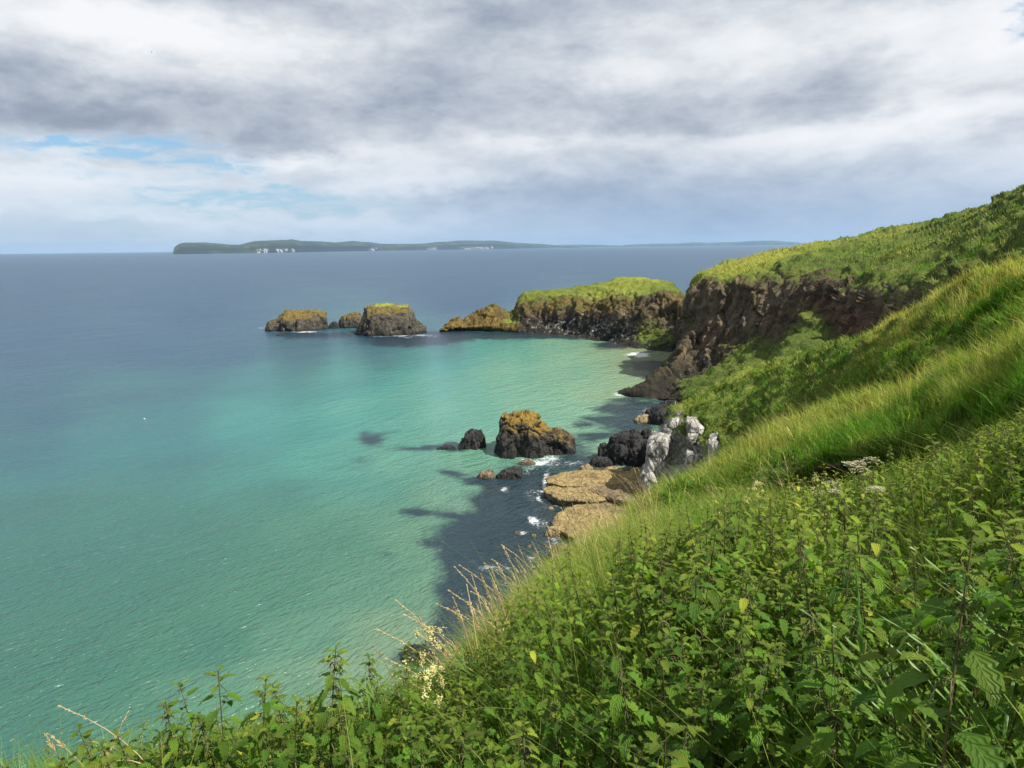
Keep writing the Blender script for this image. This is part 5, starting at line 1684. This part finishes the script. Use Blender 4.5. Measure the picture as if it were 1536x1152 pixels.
def loft_body(secs, sides=10):
    """a closed tube through sections (centre, rx, ry)"""
    ang = np.arange(sides) * 2 * PI / sides
    V = np.concatenate([np.stack([c[0] + np.cos(ang) * a, c[1] + np.sin(ang) * b_, np.full(sides, c[2])], 1) for c, a, b_ in secs])
    F = [(i * sides + j, i * sides + (j + 1) % sides, (i + 1) * sides + (j + 1) % sides, (i + 1) * sides + j) for i in range(len(secs) - 1) for j in range(sides)]
    return V, np.array(F)


def person(loc, rz, jacket, trousers, hair, label):
    root = thing('person', label, 'person', tuple(loc), 'walkers on the headland path')
    root.rotation_euler = (0, 0, rz)
    bag = Bag()                                   # the body: legs, trunk, neck, head, arms and hands as one mesh
    J = [(0, 0, .93), (.10, .0, .90), (.12, .10, .50), (.12, .04, .09), (.12, .16, .04), (-.10, 0, .90), (-.12, -.06, .50), (-.12, -.22, .12), (-.12, -.12, .04),
         (0, .01, 1.18), (0, .01, 1.40), (0, .03, 1.50), (0, .04, 1.60), (0, .05, 1.70), (.19, .0, 1.38), (.24, -.08, 1.10), (.24, .06, .88), (-.19, 0, 1.38), (-.24, .08, 1.10), (-.24, .22, .90)]
    E = [(0, 1), (1, 2), (2, 3), (3, 4), (0, 5), (5, 6), (6, 7), (7, 8), (0, 9), (9, 10), (10, 11), (11, 12), (12, 13), (10, 14), (14, 15), (15, 16), (10, 17), (17, 18), (18, 19)]
    Rr = [.13, .095, .065, .045, .045, .095, .065, .045, .045, .13, .13, .055, .10, .075, .07, .048, .035, .07, .048, .035]
    allV, allF, n = [], [], 0
    J = np.array(J)
    for a, b_ in E:
        p = J[a] + (J[b_] - J[a]) * np.linspace(-.08, 1.08, 5)[:, None]
        V, F = tube(p, np.interp(np.linspace(0, 1, 5), [0, 1], [Rr[a], Rr[b_]]) * np.array([.8, 1, 1, 1, .8]), 8)
        allV.append(V); allF.append(F + n); n += len(V)
    V = np.concatenate(allV); F = np.concatenate(allF)
    o = mk('body', V, F, trousers)
    rm = o.modifiers.new('one_surface', 'REMESH'); rm.mode = 'VOXEL'; rm.voxel_size = 0.022
    o.parent = root
    Vj, Fj = loft_body([((0, 0, .84), .17, .13), ((0, 0, .95), .19, .15), ((0, 0, 1.15), .175, .15), ((0, 0, 1.32), .20, .155), ((0, .01, 1.43), .17, .12), ((0, .02, 1.49), .075, .075)], 12)
    parts = [Vj]; fs = [Fj]; n = len(Vj)
    for a, b_ in ((14, 15), (15, 16), (17, 18), (18, 19)):
        p = J[a] + (J[b_] - J[a]) * np.linspace(-.05, .97, 5)[:, None]
        V, F = tube(p, np.linspace(Rr[a], Rr[b_], 5) + .018, 8); parts.append(V); fs.append(F + n); n += len(V)
    o = mk('jacket', np.concatenate(parts), np.concatenate(fs), jacket)
    rm = o.modifiers.new('one_surface', 'REMESH'); rm.mode = 'VOXEL'; rm.voxel_size = 0.03
    o.parent = root
    th = np.linspace(0.0, 1.7, 7)
    V, F = loft_body([((0, .035, 1.685 + .115 * math.cos(q)), .11 * math.sin(q) + .002, .115 * math.sin(q) + .002) for q in th], 12)
    o = mk('hair', V, F, hair); o.parent = root
    return root


M_RED = plain('red_jacket', (0.42, 0.04, 0.03), .8); M_NAVY = plain('navy_jacket', (0.02, 0.025, 0.05), .8); M_GREYC = plain('grey_trousers', (0.05, 0.05, 0.06), .8)
M_PINK = plain('pale_jacket', (0.35, 0.22, 0.22), .8); M_HAIR = plain('brown_hair', (0.04, 0.025, 0.015), .7)


def on_land(landname, x, y, d):
    """the height of a slope on that bearing and distance"""
    V = LAND[landname][0]
    p = U(x, y, d)
    i = np.argmin((V[:, 0] - p[0]) ** 2 + (V[:, 1] - p[1]) ** 2)
    near = np.argsort((V[:, 0] - p[0]) ** 2 + (V[:, 1] - p[1]) ** 2)[:6]
    return np.array([p[0], p[1], V[near, 2].max() - .03])


for (x, y, d, rz, jk, lab) in ((1159, 386, 258, 1.3, M_RED, 'walker in a red jacket, left one of the two near the end of the headland'), (1164, 386, 259, 1.5, M_PINK, 'walker in a pale pink jacket close beside the red one'), (1173, 384, 262, 1.2, M_NAVY, 'walker in dark clothes, alone on the middle of the path'),
                              (1262, 368, 284, 1.5, M_NAVY, 'walker in dark clothes with a companion at the top of the path'), (1268, 367, 284, 1.2, M_GREYC, 'walker in grey, right one of the pair at the top of the path'), (1279, 364, 285, 1.4, M_NAVY, 'walker in dark clothes, farthest right on the path')):
    person(on_land('headland', x, y, d), rz, jk, M_GREYC, M_HAIR, lab)


def gull(loc, rz, spread, label, size=1.0):
    root = thing('seabird', label, 'bird', tuple(loc))
    root.rotation_euler = (0, 0, rz); root.scale = (size,) * 3
    q = np.linspace(0, 1, 12)
    pts = np.stack([-.28 + .62 * q, 0 * q, .08 + .03 * np.sin(q * PI) + np.where(q > .75, (q - .75) * .35, 0)], 1)
    V, F = tube(pts, np.array([.008, .03, .055, .075, .085, .085, .075, .06, .048, .045, .04, .006]), 10)
    o = mk('body', V, F, M_WHITE); o.parent = root
    V, F = tube(np.stack([pts[-1], pts[-1] + [.035, 0, -.004], pts[-1] + [.06, 0, -.016]]), [.012, .009, .002], 6)
    o = mk('beak', V, F, M_BEAK); o.parent = root
    for sg in (-1, 1):
        sp_ = np.linspace(0, 1, 9)
        if spread:
            c = np.stack([.06 - .10 * sp_ ** 2 + .05 * np.sin(sp_ * PI), sg * (.05 + .58 * sp_), .12 + .12 * np.sin(sp_ * PI * .8)], 1); ch = .15 * (1 - sp_) ** .6 + .01
        else:
            c = np.stack([.10 - .42 * sp_, sg * (.075 - .03 * sp_), .115 - .01 * sp_], 1); ch = .07 * np.sin(PI * np.clip(sp_ + .15, 0, 1)) + .01
        if spread:
            V = np.concatenate([np.stack([c + [0, 0, .012], c - np.stack([ch, 0 * ch, 0 * ch], 1), c - [0, 0, .006]], 1)]).reshape(-1, 3)
        else:
            V = np.stack([c + np.stack([0 * ch, 0 * ch, ch * .6], 1), c + np.stack([0 * ch, sg * .012 + 0 * ch, 0 * ch], 1), c - np.stack([0 * ch, 0 * ch, ch * .6], 1)], 1).reshape(-1, 3)
        F = np.concatenate([[(i * 3 + a, i * 3 + (a + 1) % 3, i * 3 + 3 + (a + 1) % 3, i * 3 + 3 + a) for a in range(3)] for i in range(8)])
        o = mk('wing', V, F, M_WING); o.parent = root
    return root


M_WHITE = plain('white_feathers', (.8, .8, .8), .8, .05); M_WING = plain('grey_feathers', (.5, .52, .55), .8, .1); M_BEAK = plain('yellow_beak', (.5, .33, .03), .5)
gull(UZ(217, 629, -.03), 2.6, False, 'white seabird afloat alone on the open green water', 1.25)
gull(U(228, 79, 160), .4, True, 'tiny dark-looking gull gliding high in the cloudy sky', 1.0)

# ------------------------------------------------------------------ the sea air
hz = bpy.data.meshes.new('haze')
x0, x1, y0, y1, z0, z1 = -33000, 33000, -300, 33500, -8, 330
hz.from_pydata([(x, y, z) for z in (z0, z1) for y in (y0, y1) for x in (x0, x1)], [], [(0, 2, 3, 1), (4, 5, 7, 6), (0, 1, 5, 4), (2, 6, 7, 3), (0, 4, 6, 2), (1, 3, 7, 5)])
ho = bpy.data.objects.new('haze', hz); COL.objects.link(ho); ho['kind'] = 'stuff'
mh, t = new_mat('sea_haze')
vol = t.n('ShaderNodeVolumePrincipled', {'Color': (0.40, 0.62, 0.92), 'Density': 3.0e-5, 'Anisotropy': 0.1})
t.n('ShaderNodeOutputMaterial', {'Volume': vol.outputs[0]})
hz.materials.append(mh)
